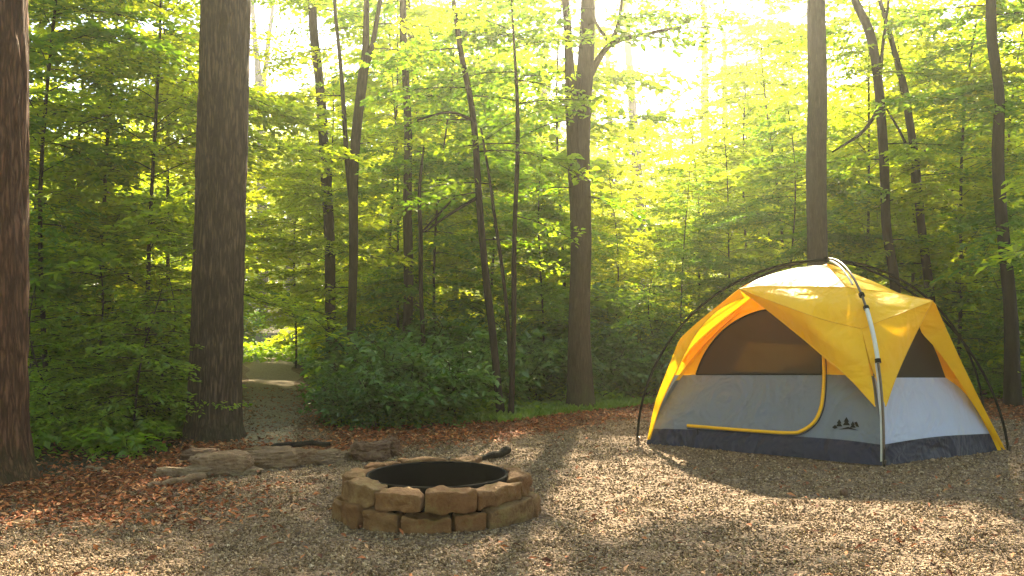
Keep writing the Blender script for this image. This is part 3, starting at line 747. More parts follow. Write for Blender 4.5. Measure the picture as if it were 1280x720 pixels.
# ------------------------------------------------------------------ tent
def fabric(name, col, trans=.3, rough=.55, var=.08, tcol=None, bumps=.25, spec=.3):
    m, nt, out = mat(name)
    v = coords(nt)
    n1 = tex_noise(nt, v, 3.0, 4); n2 = tex_noise(nt, coords(nt, (1, 1, .4)), 7, 3, .5, .5)
    weave = node(nt, 'ShaderNodeTexNoise', i_Scale=420., i_Detail=1.); nt.links.new(v, weave.inputs['Vector'])
    c = mixc(nt, mth(nt, 'MULTIPLY', n1, var * 2), col, tuple(a * .7 for a in col))
    wr = tex_noise(nt, coords(nt, (1, 1, 1)), 1.7, 2, .5, 2.5)
    n2 = mth(nt, 'ADD', n2, mth(nt, 'MULTIPLY', wr, 2.5))
    h = mth(nt, 'ADD', n2, mth(nt, 'MULTIPLY', weave.outputs['Fac'], .03))
    nb = bump(nt, h, bumps * 1.5, .05)
    p = nt.nodes.new('ShaderNodeBsdfPrincipled'); nt.links.new(c, p.inputs['Base Color'])
    p.inputs['Roughness'].default_value = rough; p.inputs['Specular IOR Level'].default_value = spec; nt.links.new(nb, p.inputs['Normal'])
    t = nt.nodes.new('ShaderNodeBsdfTranslucent'); t.inputs[0].default_value = (*(tcol or col), 1); nt.links.new(nb, t.inputs['Normal'])
    mx = nt.nodes.new('ShaderNodeMixShader'); mx.inputs[0].default_value = trans
    nt.links.new(p.outputs[0], mx.inputs[1]); nt.links.new(t.outputs[0], mx.inputs[2]); nt.links.new(mx.outputs[0], out.inputs[0])
    return m
M['yellow'] = fabric('yellow_fly_nylon', (.90, .54, .005), .28, .5, tcol=(.9, .46, .006))
M['yellow_trim'] = fabric('yellow_trim_tape', (.82, .44, .01), .1, .5)
M['white_fly'] = fabric('white_fly_nylon', (.80, .75, .58), .3, .5)
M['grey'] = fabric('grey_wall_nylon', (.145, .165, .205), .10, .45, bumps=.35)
M['pale'] = fabric('skylit_wall_nylon', (.42, .46, .64), .12, .45, bumps=.35)  # side wall nylon painted paler and bluer, skylight put into its colour
M['navy'] = fabric('navy_floor_nylon', (.018, .022, .045), .0, .5, bumps=.8, spec=.18)
M['strap'] = fabric('white_pole_sleeve', (.62, .62, .60), .1, .5)
def screen_mat():
    m, nt, out = mat('dark_insect_mesh')
    d = node(nt, 'ShaderNodeBsdfPrincipled', i_Roughness=.9); d.inputs['Base Color'].default_value = (.009, .007, .005, 1)
    t = nt.nodes.new('ShaderNodeBsdfTransparent'); t.inputs[0].default_value = (1, .9, .8, 1)
    mx = nt.nodes.new('ShaderNodeMixShader'); mx.inputs[0].default_value = .02
    nt.links.new(d.outputs[0], mx.inputs[1]); nt.links.new(t.outputs[0], mx.inputs[2]); nt.links.new(mx.outputs[0], out.inputs[0]); return m
M['screen'] = screen_mat()
def plain(name, col, rough=.5, metal=0., spec=.4):
    m, nt, out = mat(name)
    c = mixc(nt, mth(nt, 'MULTIPLY', tex_noise(nt, coords(nt), 25, 4), .35), col, tuple(a * .6 for a in col))
    principled(nt, out, c, rough, None, metal, spec); return m
M['black'] = plain('black_fibreglass', (.008, .010, .008), .8, 0., .0)
M['bronze'] = plain('dull_bronze_pole', (.12, .09, .07), .4, .6)

T0 = np.array([3.43, 10.0, 1.98])
A_, B_, C_, D__, E_ = (np.array(p) for p in ((1.44, 9.86, .01), (3.41, 8.57, .01), (4.98, 9.43, .01), (5.1, 11.0, .0), (2.6, 11.5, .0)))
PF3 = np.array([2.73, 9.80, 1.49]); PR3 = np.array([4.02, 9.36, 1.5])
CAM = np.array([0, 0, CAMZ])
def on_plane(pl, px, py, off=0.):
    a, b, c = pl; n = np.cross(b - a, c - a); n /= np.linalg.norm(n)
    if n[1] > 0: n = -n          # towards the viewer
    d = np.array([(px - 640) / F, 1, -(py - HZ) / F])
    t = np.dot(a + n * off - CAM, n) / np.dot(d, n)
    return CAM + d * t
PLF = (A_, B_, PF3); PLR = (B_, C_, PR3)
tent = empty('dome_tent', (3.5, 9.9, 0)); tent_loc = np.array([3.5, 9.9, 0.])
tag(tent, 'yellow and grey dome camping tent pitched on the gravel', 'tent')
def loft(ca, cb_, n=24, m=10, sag=0., nrm=None):
    a = resample(ca, n); b = resample(cb_, n)
    t = np.linspace(0, 1, m)[:, None, None]
    P = a[None] * (1 - t) + b[None] * t
    if sag:
        s = np.linspace(0, 1, n)[None, :, None]
        P = P + sag * np.asarray(nrm)[None, None] * (4 * t * (1 - t)) * (4 * s * (1 - s))
    return P
def pl_curve(pl, pts, off=0.): return np.array([on_plane(pl, p, q, off) for p, q in pts])
def tpart(name, P_list, m, parent=None, thick=0.):
    mb = MB()
    for P in P_list: mb.grid(P)
    o = mb.build(name, m, tent if parent is None else parent, loc=tent_loc)
    if thick:
        md = o.modifiers.new('s', 'SOLIDIFY'); md.thickness = thick
    return o
nF = np.cross(B_ - A_, PF3 - A_); nF /= np.linalg.norm(nF); nF = nF if nF[1] < 0 else -nF
nR = np.cross(C_ - B_, PR3 - B_); nR /= np.linalg.norm(nR); nR = nR if nR[1] < 0 else -nR
# front wall
band_top = [(812, 536), (850, 536.5), (920, 539), (990, 545), (1055, 550), (1102, 556)]
band_bot = [(808, 555), (850, 558), (920, 565), (990, 571), (1055, 578), (1103, 582)]
grey_top = [(838, 469), (880, 468.5), (940, 468), (990, 468), (1040, 469), (1092, 470)]
fl = tpart('floor_band', [loft(pl_curve(PLF, band_top, .012), pl_curve(PLF, band_bot, .03), 60, 8, .02, nF)], M['navy'])
ll_, rr_ = [(838, 469), (826, 495), (817, 518), (812, 536)], [(1092, 470), (1097, 500), (1100, 530), (1102, 556)]
def coons(top, bot, left, right, n=40, m=20):
    t = resample(top, n); b = resample(bot, n); l = resample(left, m); r = resample(right, m)
    u = np.linspace(0, 1, n)[None, :, None]; v = np.linspace(0, 1, m)[:, None, None]
    return (1 - v) * t[None] + v * b[None] + (1 - u) * l[:, None] + u * r[:, None] - ((1 - u) * (1 - v) * t[0] + u * (1 - v) * t[-1] + (1 - u) * v * b[0] + u * v * b[-1])
def pc(pl, pts, off=0.): return pl_curve(pl, pts, off)
gw = coons(pc(PLF, grey_top), pc(PLF, band_top), pc(PLF, ll_), pc(PLF, rr_))
uu_, vv_ = np.meshgrid(np.linspace(0, 1, 40), np.linspace(0, 1, 20))
gw = gw + nF * (.012 * np.sin(uu_ * 9) * np.sin(vv_ * 3.1))[..., None]
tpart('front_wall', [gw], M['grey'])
win = [(870, 468), (876, 452), (886, 434), (902, 415), (922, 400), (945, 390), (970, 386), (995, 388), (1013, 398), (1024, 420), (1027, 445), (1027, 468)]
outer = [(838, 469), (848, 446), (861, 424), (880, 401), (905, 383), (935, 371), (970, 366), (1005, 368), (1035, 380), (1060, 405), (1080, 437), (1092, 470)]
uw = tpart('upper_wall', [loft(pc(PLF, win), pc(PLF, outer), 50, 8)], M['yellow'])
ww = resample(pc(PLF, win, -.01), 50); cen = ww[0] * .5 + ww[-1] * .5
mb = MB(); base_line = ww[0][None] + (ww[-1] - ww[0])[None] * np.linspace(0, 1, 50)[:, None]
mb.grid(np.stack([ww, base_line])); door = mb.build('door_screen', M['screen'], tent, loc=tent_loc)
mb = MB(); tube(mb, resample(pc(PLF, win, .006), 60), .008, 6); tube(mb, pc(PLF, [(870, 468), (1027, 468)], .006), .007, 6)
mb.build('binding', M['black'], door, loc=tent_loc)
mb = MB(); zp = resample(pc(PLF, [(859, 532), (920, 537), (985, 541), (1003, 538), (1018, 527), (1026, 510), (1029, 490), (1030, 465), (1029, 430)], .022), 70)
tube(mb, zp, .017, 8); mb.build('door_trim', M['yellow_trim'], tent, loc=tent_loc)
# maker's mark: small dark ink figure of pine trees over a ridge, low on the front wall
mb = MB()
def blot(pts):
    V = pc(PLF, pts, .018); c = V.mean(0); k = len(V)
    mb.add(np.vstack([V, c]), np.array([(i, (i + 1) % k, k) for i in range(k)]))
for cx, cy, s in ((1049, 529, 1.), (1058, 527, 1.15), (1066, 531, .9)):
    blot([(cx - 4 * s, cy + 4 * s), (cx - 1.5 * s, cy), (cx - 3 * s, cy), (cx, cy - 5 * s), (cx + 3 * s, cy), (cx + 1.5 * s, cy), (cx + 4 * s, cy + 4 * s)])
blot([(1040, 534), (1044, 531), (1047, 535), (1043, 536)]); blot([(1048, 537), (1060, 533.5), (1073, 538), (1061, 536)]); blot([(1068, 528), (1071, 527), (1074, 534), (1070, 533)])
mb.build('emblem', M['black'], tent, smooth=False, loc=tent_loc)
# right wall
rb_top = [(1103, 556), (1140, 550), (1180, 545), (1237, 542)]; rb_bot = [(1103, 582), (1140, 579), (1180, 575), (1247, 563)]
P = loft(pc(PLR, rb_top, .012), pc(PLR, rb_bot, .03), 60, 10)
uu2, vv2 = np.meshgrid(np.linspace(0, 1, 60), np.linspace(0, 1, 10))
P = P + nR * (.022 * np.sin((uu2 * 38 + vv2 * 7)) * np.clip(.55 - uu2, 0, 1) * 2 * np.sin(vv2 * 3.14))[..., None]
tpart('floor_band', [P], M['navy'])
rt = [(1093, 472), (1120, 472), (1150, 472), (1182, 472)]; rl = [(1093, 472), (1098, 505), (1101, 530), (1103, 556)]; rrr = [(1182, 472), (1203, 488), (1220, 511), (1237, 542)]
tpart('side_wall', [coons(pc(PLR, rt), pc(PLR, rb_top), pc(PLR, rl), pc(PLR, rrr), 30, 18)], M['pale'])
w2 = [(1103, 472), (1118, 440), (1132, 415), (1144, 403), (1157, 415), (1170, 440), (1182, 472)]
o2 = [(1093, 472), (1100, 430), (1120, 398), (1145, 385), (1170, 400), (1187, 430), (1200, 474)]
tpart('upper_wall', [loft(pc(PLR, w2), pc(PLR, o2), 30, 5)], M['yellow'])
w2r = resample(pc(PLR, w2, -.01), 30); bl = w2r[0][None] + (w2r[-1] - w2r[0])[None] * np.linspace(0, 1, 30)[:, None]
mb = MB(); mb.grid(np.stack([w2r, bl])); mb.build('side_window', M['screen'], tent, loc=tent_loc)
# corner gusset right of the pale wall (olive in shade)
tpart('corner_gusset', [loft(pc(PLR, rrr + [(1247, 563)]), pc(PLR, [(1200, 474), (1218, 500), (1235, 528), (1251, 560), (1252, 563)], .03), 16, 3)], M['yellow'])

def ell(foot, t0=0., t1=1., n=30, top=T0, k=1.):
    th = np.linspace(t0, t1, n) * np.pi / 2
    P = np.zeros((n, 3)); f = np.asarray(foot, float)
    P[:, :2] = f[:2] + (top[:2] - f[:2]) * (1 - np.cos(th))[:, None]
    P[:, 2] = f[2] + (top[2] - f[2]) * np.sin(th)
    if k < 1: P = P * k + (1 - k) * (f + (top - f) * ((np.sin(th) + 1 - np.cos(th)) / 2)[:, None])
    return P
feetA = np.array([1.365, 10.0, 0]); feetC = np.array([5.07, 9.40, 0]); feetD = np.array([5.75, 11.2, 0]); feetB = np.array([3.437, 8.51, 0]); feetE = np.array([2.1, 11.9, 0])
# body walls round the back
Tb = T0 - [0, 0, .09]
def wall_pair(a, b):
    ea = ell(a, 0, 1, 30, Tb, .6); eb = ell(b, 0, 1, 30, Tb, .6)
    P = ea[:, None] * (1 - np.linspace(0, 1, 12)[None, :, None]) + eb[:, None] * np.linspace(0, 1, 12)[None, :, None]
    return P
for nm, a, b in (('back_wall', C_, D__), ('back_wall', D__, E_), ('back_wall', E_, A_)):
    P = wall_pair(a, b)
    k1, k2 = 2, 8
    mb = MB(); mb.grid(P[:k1 + 1], 0); mb.grid(P[k1:k2 + 1], 1); mb.grid(P[k2:], 2)
    mb.build(nm, [M['navy'], M['grey'], M['yellow']], tent, loc=tent_loc)
mb = MB(); fp = np.array([A_, B_, C_, D__, E_]) + [0, 0, .012]; fc = fp.mean(0)
mb.add(np.vstack([fp, fc]), np.array([(i, (i + 1) % 5, 5) for i in range(5)])); mb.build('tent_floor', M['navy'], tent, smooth=False, loc=tent_loc)
# fly: px, py, depth
def wc(pts): return np.array([W(*p) for p in pts])
PFp = (924, 361, 9.35); PRp = (1166, 376, 9.0)
top_f = [PFp, (945, 350, 9.5), (970, 341, 9.7), (1000, 334, 9.9), (1020, 332, 9.97), (1034, 332, 9.98)]
mid_f = [PFp, (950, 357.5, 9.36), (985, 358, 9.34), (1010, 358, 9.31), (1030, 358.5, 9.27), (1057, 359, 9.22)]
cre_f = [PFp, (950, 371, 9.24), (985, 384, 9.07), (1010, 393, 8.95), (1035, 401, 8.95), (1077, 411, 8.93)]
edg_f = [PFp, (960, 388, 9.30), (1000, 420, 9.12), (1028, 444, 8.98), (1062, 473, 8.80), (1094, 508, 8.62)]
lastrow = [(1034, 332, 9.98), (1042, 341, 9.6), (1050, 350, 9.38), (1057, 359, 9.22)]
fly = tpart('rain_fly', [coons(wc(mid_f), wc(cre_f), wc([PFp, PFp]), wc([(1057, 359, 9.22), (1068, 385, 9.0), (1077, 411, 8.93)]), 30, 12),
                         coons(wc(cre_f), wc(edg_f), wc([PFp, PFp]), wc([(1077, 411, 8.93), (1085, 450, 8.74), (1091, 480, 8.67), (1094, 508, 8.62)]), 30, 14)], M['yellow'])
tpart('white_panel', [coons(wc(top_f), wc(mid_f), wc([PFp, PFp]), wc(lastrow), 30, 10)], M['white_fly'], fly)
sil = [PFp, (905, 376, 9.42), (885, 392, 9.5), (865, 409, 9.58), (850, 424, 9.65), (842, 442, 9.7), (833, 465, 9.75), (819, 503, 9.8), (809, 550, 9.84)]
inn = [(930, 372, 9.38), (914, 378, 9.42), (898, 387, 9.46), (883, 401, 9.5), (870, 417, 9.54), (858, 438, 9.6), (846, 463, 9.66), (827, 503, 9.75), (812, 549, 9.82)]
tpart('left_sleeve', [loft(wc(sil), wc(inn), 40, 6)], M['yellow'], fly)
# edge piping of the fly
mb = MB(); tube(mb, resample(wc(edg_f), 40), .007, 6); tube(mb, resample(wc(inn), 40), .007, 6)
r_top = [(1036, 332.5, 9.98), (1060, 340, 9.93), (1090, 351, 9.8), (1123, 366, 9.6)]
r_mid = [(1057, 359, 9.22), (1080, 362, 9.3), (1105, 365, 9.42), (1123, 367, 9.5)]
r_mid2 = [(1057, 359, 9.22), (1085, 362.5, 9.3), (1123, 367, 9.3), (1166, 376, 9.0)]
r_cre = [(1077, 411, 8.93), (1099, 402, 8.87), (1130, 390, 8.90), PRp]
r_edg = [(1107, 508, 8.63), (1122, 466, 8.78), (1143, 420, 8.94), PRp]
tube(mb, resample(wc(r_edg), 30), .006, 6)
strip_o = [PRp, (1174, 391, 9.05), (1183, 411, 9.1), (1206, 461, 9.2), (1231, 512, 9.33), (1257, 562, 9.4)]
strip_i = [(1160, 388, 9.04), (1150, 411, 9.1), (1171, 437, 9.15), (1192, 466, 9.2), (1220, 510, 9.33), (1254, 562, 9.42)]
mb.build('edge_piping', M['yellow_trim'], fly, loc=tent_loc)
tpart('side_fly', [loft(wc(r_top), wc(r_mid), 24, 8),
                   coons(wc(r_mid2), wc(r_cre), wc([(1057, 359, 9.22), (1068, 385, 9.0), (1077, 411, 8.93)]), wc([PRp, PRp]), 26, 10),
                   coons(wc(r_cre), wc(r_edg), wc([(1077, 411, 8.93), (1087, 450, 8.74), (1097, 480, 8.67), (1107, 508, 8.63)]), wc([PRp, PRp]), 26, 14),
                   loft(wc(strip_o), wc(strip_i), 30, 5),
                   loft(wc([(1123, 366, 9.6), (1140, 370, 9.3), PRp]), wc([(1123, 367, 9.5), (1140, 371, 9.28), PRp]), 8, 3)], M['yellow'], fly)
mb = MB()
for q in (mid_f, cre_f, r_cre, r_mid2): tube(mb, resample(wc([(a, b, c - .004) for a, b, c in q]), 30), .0035, 5)
mb.build('seam', M['yellow_trim'], fly, loc=tent_loc)
mb = MB(); zz = resample(pc(PLF, [(859, 535.5), (920, 540.5), (985, 544.5), (1005, 541.5), (1021, 529), (1029.5, 511), (1032.5, 490), (1033, 465), (1032, 445)], .018), 60)
tube(mb, zz, .004, 5); mb.build('zip', M['black'], tent, loc=tent_loc)
mb = MB(); q_ = pc(PLF, [(872, 536), (872.5, 543)], .03); tube(mb, q_, .006, 5); mb.build('zip_pull', M['black'], tent, loc=tent_loc)
# fly round the back
Sl = resample(np.vstack([wc(top_f)[::-1], wc(sil)[1:6]]), 30)
Ee = ell(E_ + [0, 0, .0], .12, 1, 30, Tb + [0, 0, .05], .72)[::-1]
Sr = resample(np.vstack([wc(r_top), wc([(1145, 371, 9.3), PRp]), wc(strip_o)[1:]]), 30)
De = ell(D__, .05, 1, 30, Tb + [0, 0, .05], .72)[::-1]
bf = [np.array(Sl)[:, None] * (1 - np.linspace(0, 1, 8)[None, :, None]) + Ee[:, None] * np.linspace(0, 1, 8)[None, :, None],
      Sr[:, None] * (1 - np.linspace(0, 1, 8)[None, :, None]) + De[:, None] * np.linspace(0, 1, 8)[None, :, None],
      Ee[:20, None] * (1 - np.linspace(0, 1, 8)[None, :, None]) + De[:20, None] * np.linspace(0, 1, 8)[None, :, None]]
tpart('back_fly', bf, M['yellow'], fly)
# poles
for ft in (feetA, feetC, feetD, feetE):
    mb = MB(); tube(mb, ell(ft, 0, 1, 60, T0, .8 if ft is feetC else 1.), .0135, 8); mb.build('pole', M['black'], tent, loc=tent_loc)
mb = MB(); eB = ell(feetB, 0, 1, 80, T0 + [0, 0, .01]); eB[:, 1] -= .07 * np.sin(np.linspace(0, 1, 80) * np.pi); tube(mb, eB, .0125, 8); pb = mb.build('pole', M['bronze'], tent, loc=tent_loc)
mb = MB(); tube(mb, ell(feetB, 0, .3, 20, T0 + [0, 0, .01]) + [.0, -.016, 0], .0085, 6); mb.build('pole_tip', M['black'], pb, loc=tent_loc)
def ribbon(i0, i1, w, off, m, name):
    P = eB[i0:i1]; side = np.array([.9, .44, 0]); side /= np.linalg.norm(side)
    a = P - side * w + np.array(off); b = P + side * w + np.array(off)
    mb = MB(); mb.grid(np.stack([a, (a + b) / 2 + [0, -.02, .004], b])); return mb.build(name, m, pb, loc=tent_loc)
ribbon(1, 26, .028, (.0, .03, 0), M['strap'], 'pole_sleeve')
mb = MB(); tube(mb, eB[25:42], .021, 10); mb.build('pole_sleeve', M['strap'], pb, loc=tent_loc)
for i in (25, 41, 46):
    mb = MB(); tube(mb, eB[i:i + 2] + (eB[i + 1] - eB[i]) * 0, .028, 10); mb.build('clip', M['black'], pb, loc=tent_loc)
mb = MB(); tube(mb, eB[52:74] + [-.03, .02, -.015], .012, 6); mb.build('pole_sleeve', M['strap'], pb, loc=tent_loc)
mb = MB(); tube(mb, np.array([T0 - [0, 0, .02], T0 + [0, 0, .03]]), .035, 12); mb.build('hub', M['black'], tent, loc=tent_loc)
for ft in (feetA, feetB, feetC, feetD):
    mb = MB(); tube(mb, np.array([ft + [0, 0, -.02], ft + [.01, -.02, .06]]), .014, 8); mb.build('stake', M['bronze'], tent, loc=tent_loc)

# ------------------------------------------------------------------ fire pit
def rock_mat(name, c0, c1, c2, moss=None):
    m, nt, out = mat(name)
    v = coords(nt); oi = nt.nodes.new('ShaderNodeObjectInfo')
    n1 = tex_noise(nt, v, 9, 7, .7); n2 = tex_noise(nt, v, 2.3, 3)
    col = ramp(nt, n1, [(.25, c0), (.5, c1), (.78, c2)])
    col = mixc(nt, mth(nt, 'MULTIPLY', n2, .7), col, c0)
    col = mixc(nt, mth(nt, 'MULTIPLY', oi.outputs['Random'], .75), col, (c1[0] * .7, c1[1] * .55, c1[2] * .5))
    if moss:
        mm = ramp(nt, tex_noise(nt, v, 4.5, 5, .7), [(.55, (0, 0, 0)), (.68, (1, 1, 1))])
        col = mixc(nt, mth(nt, 'MULTIPLY', mm, .6), col, moss)
    principled(nt, out, col, .85, bump(nt, mth(nt, 'ADD', n1, mth(nt, 'MULTIPLY', tex_noise(nt, v, 45, 5, .7), .35)), 1., .035), spec=.2); return m
M['pitstone'] = rock_mat('sandstone', (.045, .022, .009), (.25, .135, .055), (.52, .36, .18), (.17, .13, .04))
M['rock'] = rock_mat('reddish_rock', (.08, .045, .028), (.20, .12, .075), (.38, .27, .18))
M['palewood'] = rock_mat('weathered_wood', (.05, .030, .018), (.30, .21, .13), (.64, .52, .37))
M['iron'] = plain('sooty_iron', (.008, .007, .006), .9, .0, .08)
M['ash'] = plain('cold_ash', (.03, .027, .025), .95)
PC = np.array([-.545, 6.72, 0.])
pit = empty('fire_pit', PC); tag(pit, 'round fire pit of two courses of brown sandstone with dark iron ring', 'fire pit')
def arc_stone(a0, a1, r0, r1, z0, z1, seed, name='stone'):
    n = 14
    mb = MB(); P6 = []
    g = np.linspace(-1, 1, n)
    def mp(u, v, w):
        V = np.stack([u, v, w], -1)
        p = 13.; nn = (np.abs(V) ** p).sum(-1) ** (1 / p); V = V / nn[..., None]      # rounded box
        u, v, w = V[..., 0], V[..., 1], V[..., 2]
        a = (a0 + a1) / 2 + u * (a1 - a0) / 2; rr = (r0 + r1) / 2 + v * (r1 - r0) / 2; z = (z0 + z1) / 2 + w * (z1 - z0) / 2
        ps = np.stack([rr * np.cos(a), rr * np.sin(a), z], -1)
        # flatten the arc a little: split stone rather than a curved one
        am = (a0 + a1) / 2; d = np.array([math.cos(am), math.sin(am), 0])
        ex = (ps * d).sum(-1) - rr * np.cos((a1 - a0) / 2); ps = ps - .35 * ex[..., None] * d
        fl_ = ps.reshape(-1, 3)
        nz = -np.abs(vnoise(fl_, 8, seed)) * .045 + .008 + vnoise(fl_, 21, seed + 3) * .009 + vnoise(fl_, 3, seed + 9) * .03
        dirv = np.stack([np.cos(a) * v, np.sin(a) * v, w], -1).reshape(-1, 3)
        return (fl_ + dirv * nz[:, None]).reshape(ps.shape) + PC
    A, Bq = np.meshgrid(g, g, indexing='ij'); O = np.ones_like(A)
    for u, v, w in ((A, Bq, O), (A, Bq, -O), (A, O, Bq), (A, -O, Bq), (O, A, Bq), (-O, A, Bq)):
        mb.grid(mp(u, v, w))
    o = mb.build(name, M['pitstone'], pit, loc=PC)
    me = o.data
    import bmesh
    bm = bmesh.new(); bm.from_mesh(me); bmesh.ops.remove_doubles(bm, verts=bm.verts, dist=.0012); bmesh.ops.recalc_face_normals(bm, faces=bm.faces); bm.to_mesh(me); bm.free()
    for p in me.polygons: p.use_smooth = True
    return o
def ring(bounds_front, rin, rout, z0, z1, seed):
    b = [R(x) for x in bounds_front]
    for i in range(len(b)):
        a0 = b[i]; a1 = b[(i + 1) % len(b)] if i + 1 < len(b) else b[0] + 2 * math.pi
        g = .009 / rout + .004
        arc_stone(a0 + g, a1 - g, rin + rng.uniform(-.005, .01), rout + rng.uniform(-.04, .02), z0 + rng.uniform(-.004, .004), z1 + rng.uniform(-.022, .010), seed + i * 1.7)
# angles: 270 deg faces the viewer
ring([203, 238, 267, 297, 336, 362, 388, 424, 446, 484, 510, 541], .540, .708, .132, .268, 1.)
ring([192, 210, 229, 254, 283, 303, 340, 362, 399, 425, 450, 485, 524], .575, .748, -.03, .128, 40.)
mb = MB(); a = np.linspace(0, 2 * np.pi, 72, endpoint=False)
prof = [(.520, -.05), (.520, .272), (.532, .277), (.535, .268), (.508, .270), (.506, .02)]
prof = [(.518, 0.0), (.518, .255), (.514, .264), (.502, .264), (.498, .255), (.498, -.02)]
mb.grid(np.array([[(r_ * math.cos(t) + PC[0], r_ * math.sin(t) + PC[1], z) for t in a] for r_, z in prof]), close=True)
mb.build('iron_ring', M['iron'], pit, loc=PC)
mb = MB(); rr0 = np.linspace(.001, .505, 14)
P = np.array([[(r_ * math.cos(t) + PC[0], r_ * math.sin(t) + PC[1], .045 + .015 * math.sin(5 * t + 9 * r_) * (1 - r_)) for t in a] for r_ in rr0])
mb.grid(P, close=True); mb.build('ash_bed', M['ash'], pit, loc=PC)

# ------------------------------------------------------------------ rocks, log pieces, sticks
import bmesh
def lump(name, label, cat, c, size, rot, m, seed, amp=.22, power=3.5, group=None, sink=.12):
    n = 26; g = np.linspace(-1, 1, n); A, Bq = np.meshgrid(g, g, indexing='ij'); O = np.ones_like(A)
    mb = MB(); cr, sr = math.cos(rot), math.sin(rot); sz = np.array(size) / 2
    for u, v, w in ((A, Bq, O), (A, Bq, -O), (A, O, Bq), (A, -O, Bq), (O, A, Bq), (-O, A, Bq)):
        V = np.stack([u, v, w], -1); V = V / ((np.abs(V) ** power).sum(-1) ** (1 / power))[..., None]
        fl_ = V.reshape(-1, 3)
        k = 1 + amp * vnoise(fl_, 1.3, seed) - amp * 1.1 * np.abs(vnoise(fl_ * [.6, 1.5, 1.5], 2.6, seed + 5)) + amp * .4 * vnoise(fl_, 6, seed + 8) + .2 * amp
        fl_ = fl_ * k[:, None] * sz
        fl_ = np.stack([fl_[:, 0] * cr - fl_[:, 1] * sr, fl_[:, 0] * sr + fl_[:, 1] * cr, fl_[:, 2] + sz[2] * (1 - sink * 2)], 1)
        mb.grid(fl_.reshape(n, n, 3))
    o = mb.build(name, m, None); bm = bmesh.new(); bm.from_mesh(o.data); bmesh.ops.remove_doubles(bm, verts=bm.verts, dist=.0006); bmesh.ops.recalc_face_normals(bm, faces=bm.faces); bm.to_mesh(o.data); bm.free()
    for p in o.data.polygons: p.use_smooth = True
    o.location = [float(c[0]), float(c[1]), float(gz(c[0], c[1]))]
    return tag(o, label, cat, group)
def dpt(py): return CAMZ * F / (py - HZ)
def gp(px, py): d = dpt(py); return ((px - 640) / F * d, d)
GL = 'broken pieces of the pale fallen log'
lump('log_piece', 'thickest pale chunk of broken log with a blunt left end', 'log', gp(277, 592), (.52, .24, .21), .25, M['palewood'], 1., .2, 5, GL)
lump('log_piece', 'pale knobbly log piece right of the thickest chunk', 'log', gp(330, 584), (.56, .22, .18), .28, M['palewood'], 2.4, .3, 3.5, GL)
lump('log_piece', 'reddish log piece in the middle of the row, below the dark branch', 'log', gp(374, 580), (.32, .2, .16), .2, M['palewood'], 3.9, .3, 3.5, GL)
lump('log_piece', 'brown rotten log end at the right of the row', 'log', gp(404, 579), (.36, .18, .14), .2, M['palewood'], 5.2, .3, 3.5, GL)
lump('log_piece', 'flat split slab leaning against the thickest chunk', 'log', gp(228, 597), (.42, .14, .10), .2, M['palewood'], 6.3, .3, 7, GL)
lump('log_piece', 'thin flat fragment in front of the joint between the two biggest log chunks', 'log', gp(306, 592), (.26, .12, .06), .35, M['palewood'], 21., .3, 5, GL)
lump('log_piece', 'pale flat fragment behind the knobbly log piece', 'log', gp(338, 570), (.42, .16, .10), .1, M['palewood'], 22., .3, 5, GL)
lump('log_piece', 'pale splinter lying past the right end of the log row', 'log', gp(428, 573), (.30, .12, .08), .4, M['palewood'], 23., .3, 5, GL)
lump('log_piece', 'small brown block lying behind the thickest chunk', 'log', gp(250, 577), (.34, .18, .13), .0, M['rock'], 7.7, .25, 5, GL)
def stick(name, label, pts, r0, r1, m, cat='stick', group=None, seed=0.):
    Q = resample(np.array(pts, float), 22); s = np.linspace(0, 1, 22)
    Q[:, 2] += .008 * np.sin(s * 17 + seed); Q[:, 1] += .012 * np.sin(s * 11 + seed)
    loc = Q[0].copy(); mb = MB(); tube(mb, Q, r0 + (r1 - r0) * s, 9, rad_fn=lambda P, a, rr: rr * (1 + .22 * np.sin(a * 3 + P[:, :1] * 30) * .5 + .12 * np.sin(P[:, :1] * 55)))
    o = mb.build(name, m, None, loc=loc); o.location = [float(v) for v in loc]; return tag(o, label, cat, group)
def g3(px, py, up=0.): x, y = gp(px, py); return (x, y, gz(x, y) + up)
stick('fallen_branch', 'long pale stick poking out left of the log pieces', [g3(184, 612, .02), g3(215, 607, .03), g3(256, 601, .04)], .022, .035, M['palewood'])
stick('fallen_branch', 'dark branch lying along the top of the log row', [g3(322, 567, .03), g3(350, 566, .07), g3(385, 565, .09), g3(412, 563, .07)], .03, .024, M['bark_thin'], seed=2.)
stick('fallen_branch', 'dark short stick behind the iron ring of the fire pit', [g3(574, 579, .02), g3(605, 575, .03), g3(636, 569, .05)], .018, .042, M['bark_thin'], seed=4.)
lump('rock', 'reddish boulder lying in the leaf litter behind the fire pit', 'rock', gp(464, 574), (.36, .24, .20), .1, M['rock'], 9.1, .3, 3.)
lump('rock', 'small dark upright rock touching the reddish boulder', 'rock', gp(489, 570), (.17, .15, .19), .6, M['rock'], 10.4, .35, 3.)
lump('rock', 'left one of two small pale stones on the dark bank', 'rock', gp(112, 590), (.09, .07, .06), .1, M['palewood'], 11.1, .2, 2.5)
lump('rock', 'right one of two small pale stones on the dark bank', 'rock', gp(123, 591), (.09, .06, .055), .5, M['palewood'], 12.1, .2, 2.5)
lump('rock', 'small dark stone on the gravel below the broken log', 'rock', gp(243, 652), (.09, .06, .035), .3, M['rock'], 13.1, .2, 2.5)
lump('rock', 'small brown stone on the gravel in front of the tent', 'rock', gp(1055, 619), (.06, .05, .05), .3, M['rock'], 14.1, .2, 2.5)

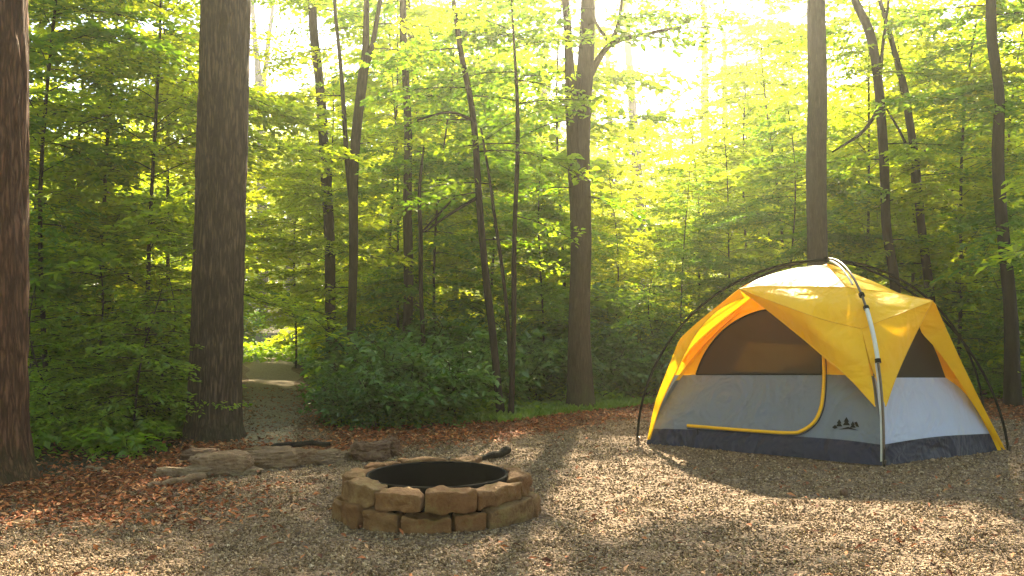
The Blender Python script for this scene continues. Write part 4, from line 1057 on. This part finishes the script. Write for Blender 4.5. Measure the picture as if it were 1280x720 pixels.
# ------------------------------------------------------------------ haze, light, camera
m, nt, out = mat('forest_haze')
pv = nt.nodes.new('ShaderNodeVolumePrincipled'); pv.inputs['Color'].default_value = (1., .95, .84, 1)
pv.inputs['Density'].default_value = .0017; pv.inputs['Anisotropy'].default_value = .86
nt.links.new(pv.outputs[0], out.inputs['Volume'])
mb = MB(); x0, x1, y0, y1, z0, z1 = -450, 450, -100, 560, -2., 32.
mb.add([(x0, y0, z0), (x1, y0, z0), (x1, y1, z0), (x0, y1, z0), (x0, y0, z1), (x1, y0, z1), (x1, y1, z1), (x0, y1, z1)],
       [(3, 2, 1, 0), (4, 5, 6, 7), (0, 1, 5, 4), (1, 2, 6, 5), (2, 3, 7, 6), (3, 0, 4, 7)])
tag(mb.build('haze', m, smooth=False), 'thin bright morning haze among the trees', 'haze', kind='stuff')

SUN_EL, SUN_AZ = R(36), R(8)     # azimuth measured from +Y towards +X
w = bpy.data.worlds.new('World'); SC.world = w; w.use_nodes = True
nt = w.node_tree; bg = nt.nodes['Background']; sk = nt.nodes.new('ShaderNodeTexSky'); sk.sky_type = 'NISHITA'
sk.sun_disc = False; sk.sun_elevation = SUN_EL; sk.sun_rotation = SUN_AZ
nt.links.new(sk.outputs[0], bg.inputs[0]); bg.inputs[1].default_value = .11
sl = bpy.data.lights.new('sun', 'SUN'); sl.energy = 5; sl.angle = R(1.2); sl.color = (1, .86, .58)
so = bpy.data.objects.new('sun', sl); COL.objects.link(so)
d = Vector((math.sin(SUN_AZ) * math.cos(SUN_EL), math.cos(SUN_AZ) * math.cos(SUN_EL), math.sin(SUN_EL)))
so.rotation_euler = d.to_track_quat('Z', 'Y').to_euler()
cam = bpy.data.cameras.new('camera'); co = bpy.data.objects.new('camera', cam); COL.objects.link(co)
cam.sensor_width = 36; cam.lens = F / 1280 * 36; cam.shift_y = (HZ - 360) / 1280; cam.clip_end = 1500; cam.clip_start = .05
co.location = (0, 0, CAMZ); co.rotation_euler = (R(90), 0, 0); SC.camera = co
vs = SC.view_settings; vs.view_transform = 'Standard'; vs.look = 'None'; vs.gamma = 1; vs.use_curve_mapping = False; vs.exposure = 2.85
SC.render.engine = 'CYCLES'; cy = SC.cycles
cy.use_denoising = True; cy.max_bounces = 8; cy.diffuse_bounces = 4; cy.glossy_bounces = 2; cy.transmission_bounces = 4; cy.transparent_max_bounces = 8; cy.volume_bounces = 1
cy.use_adaptive_sampling = True; cy.adaptive_threshold = .02; cy.sample_clamp_indirect = 6
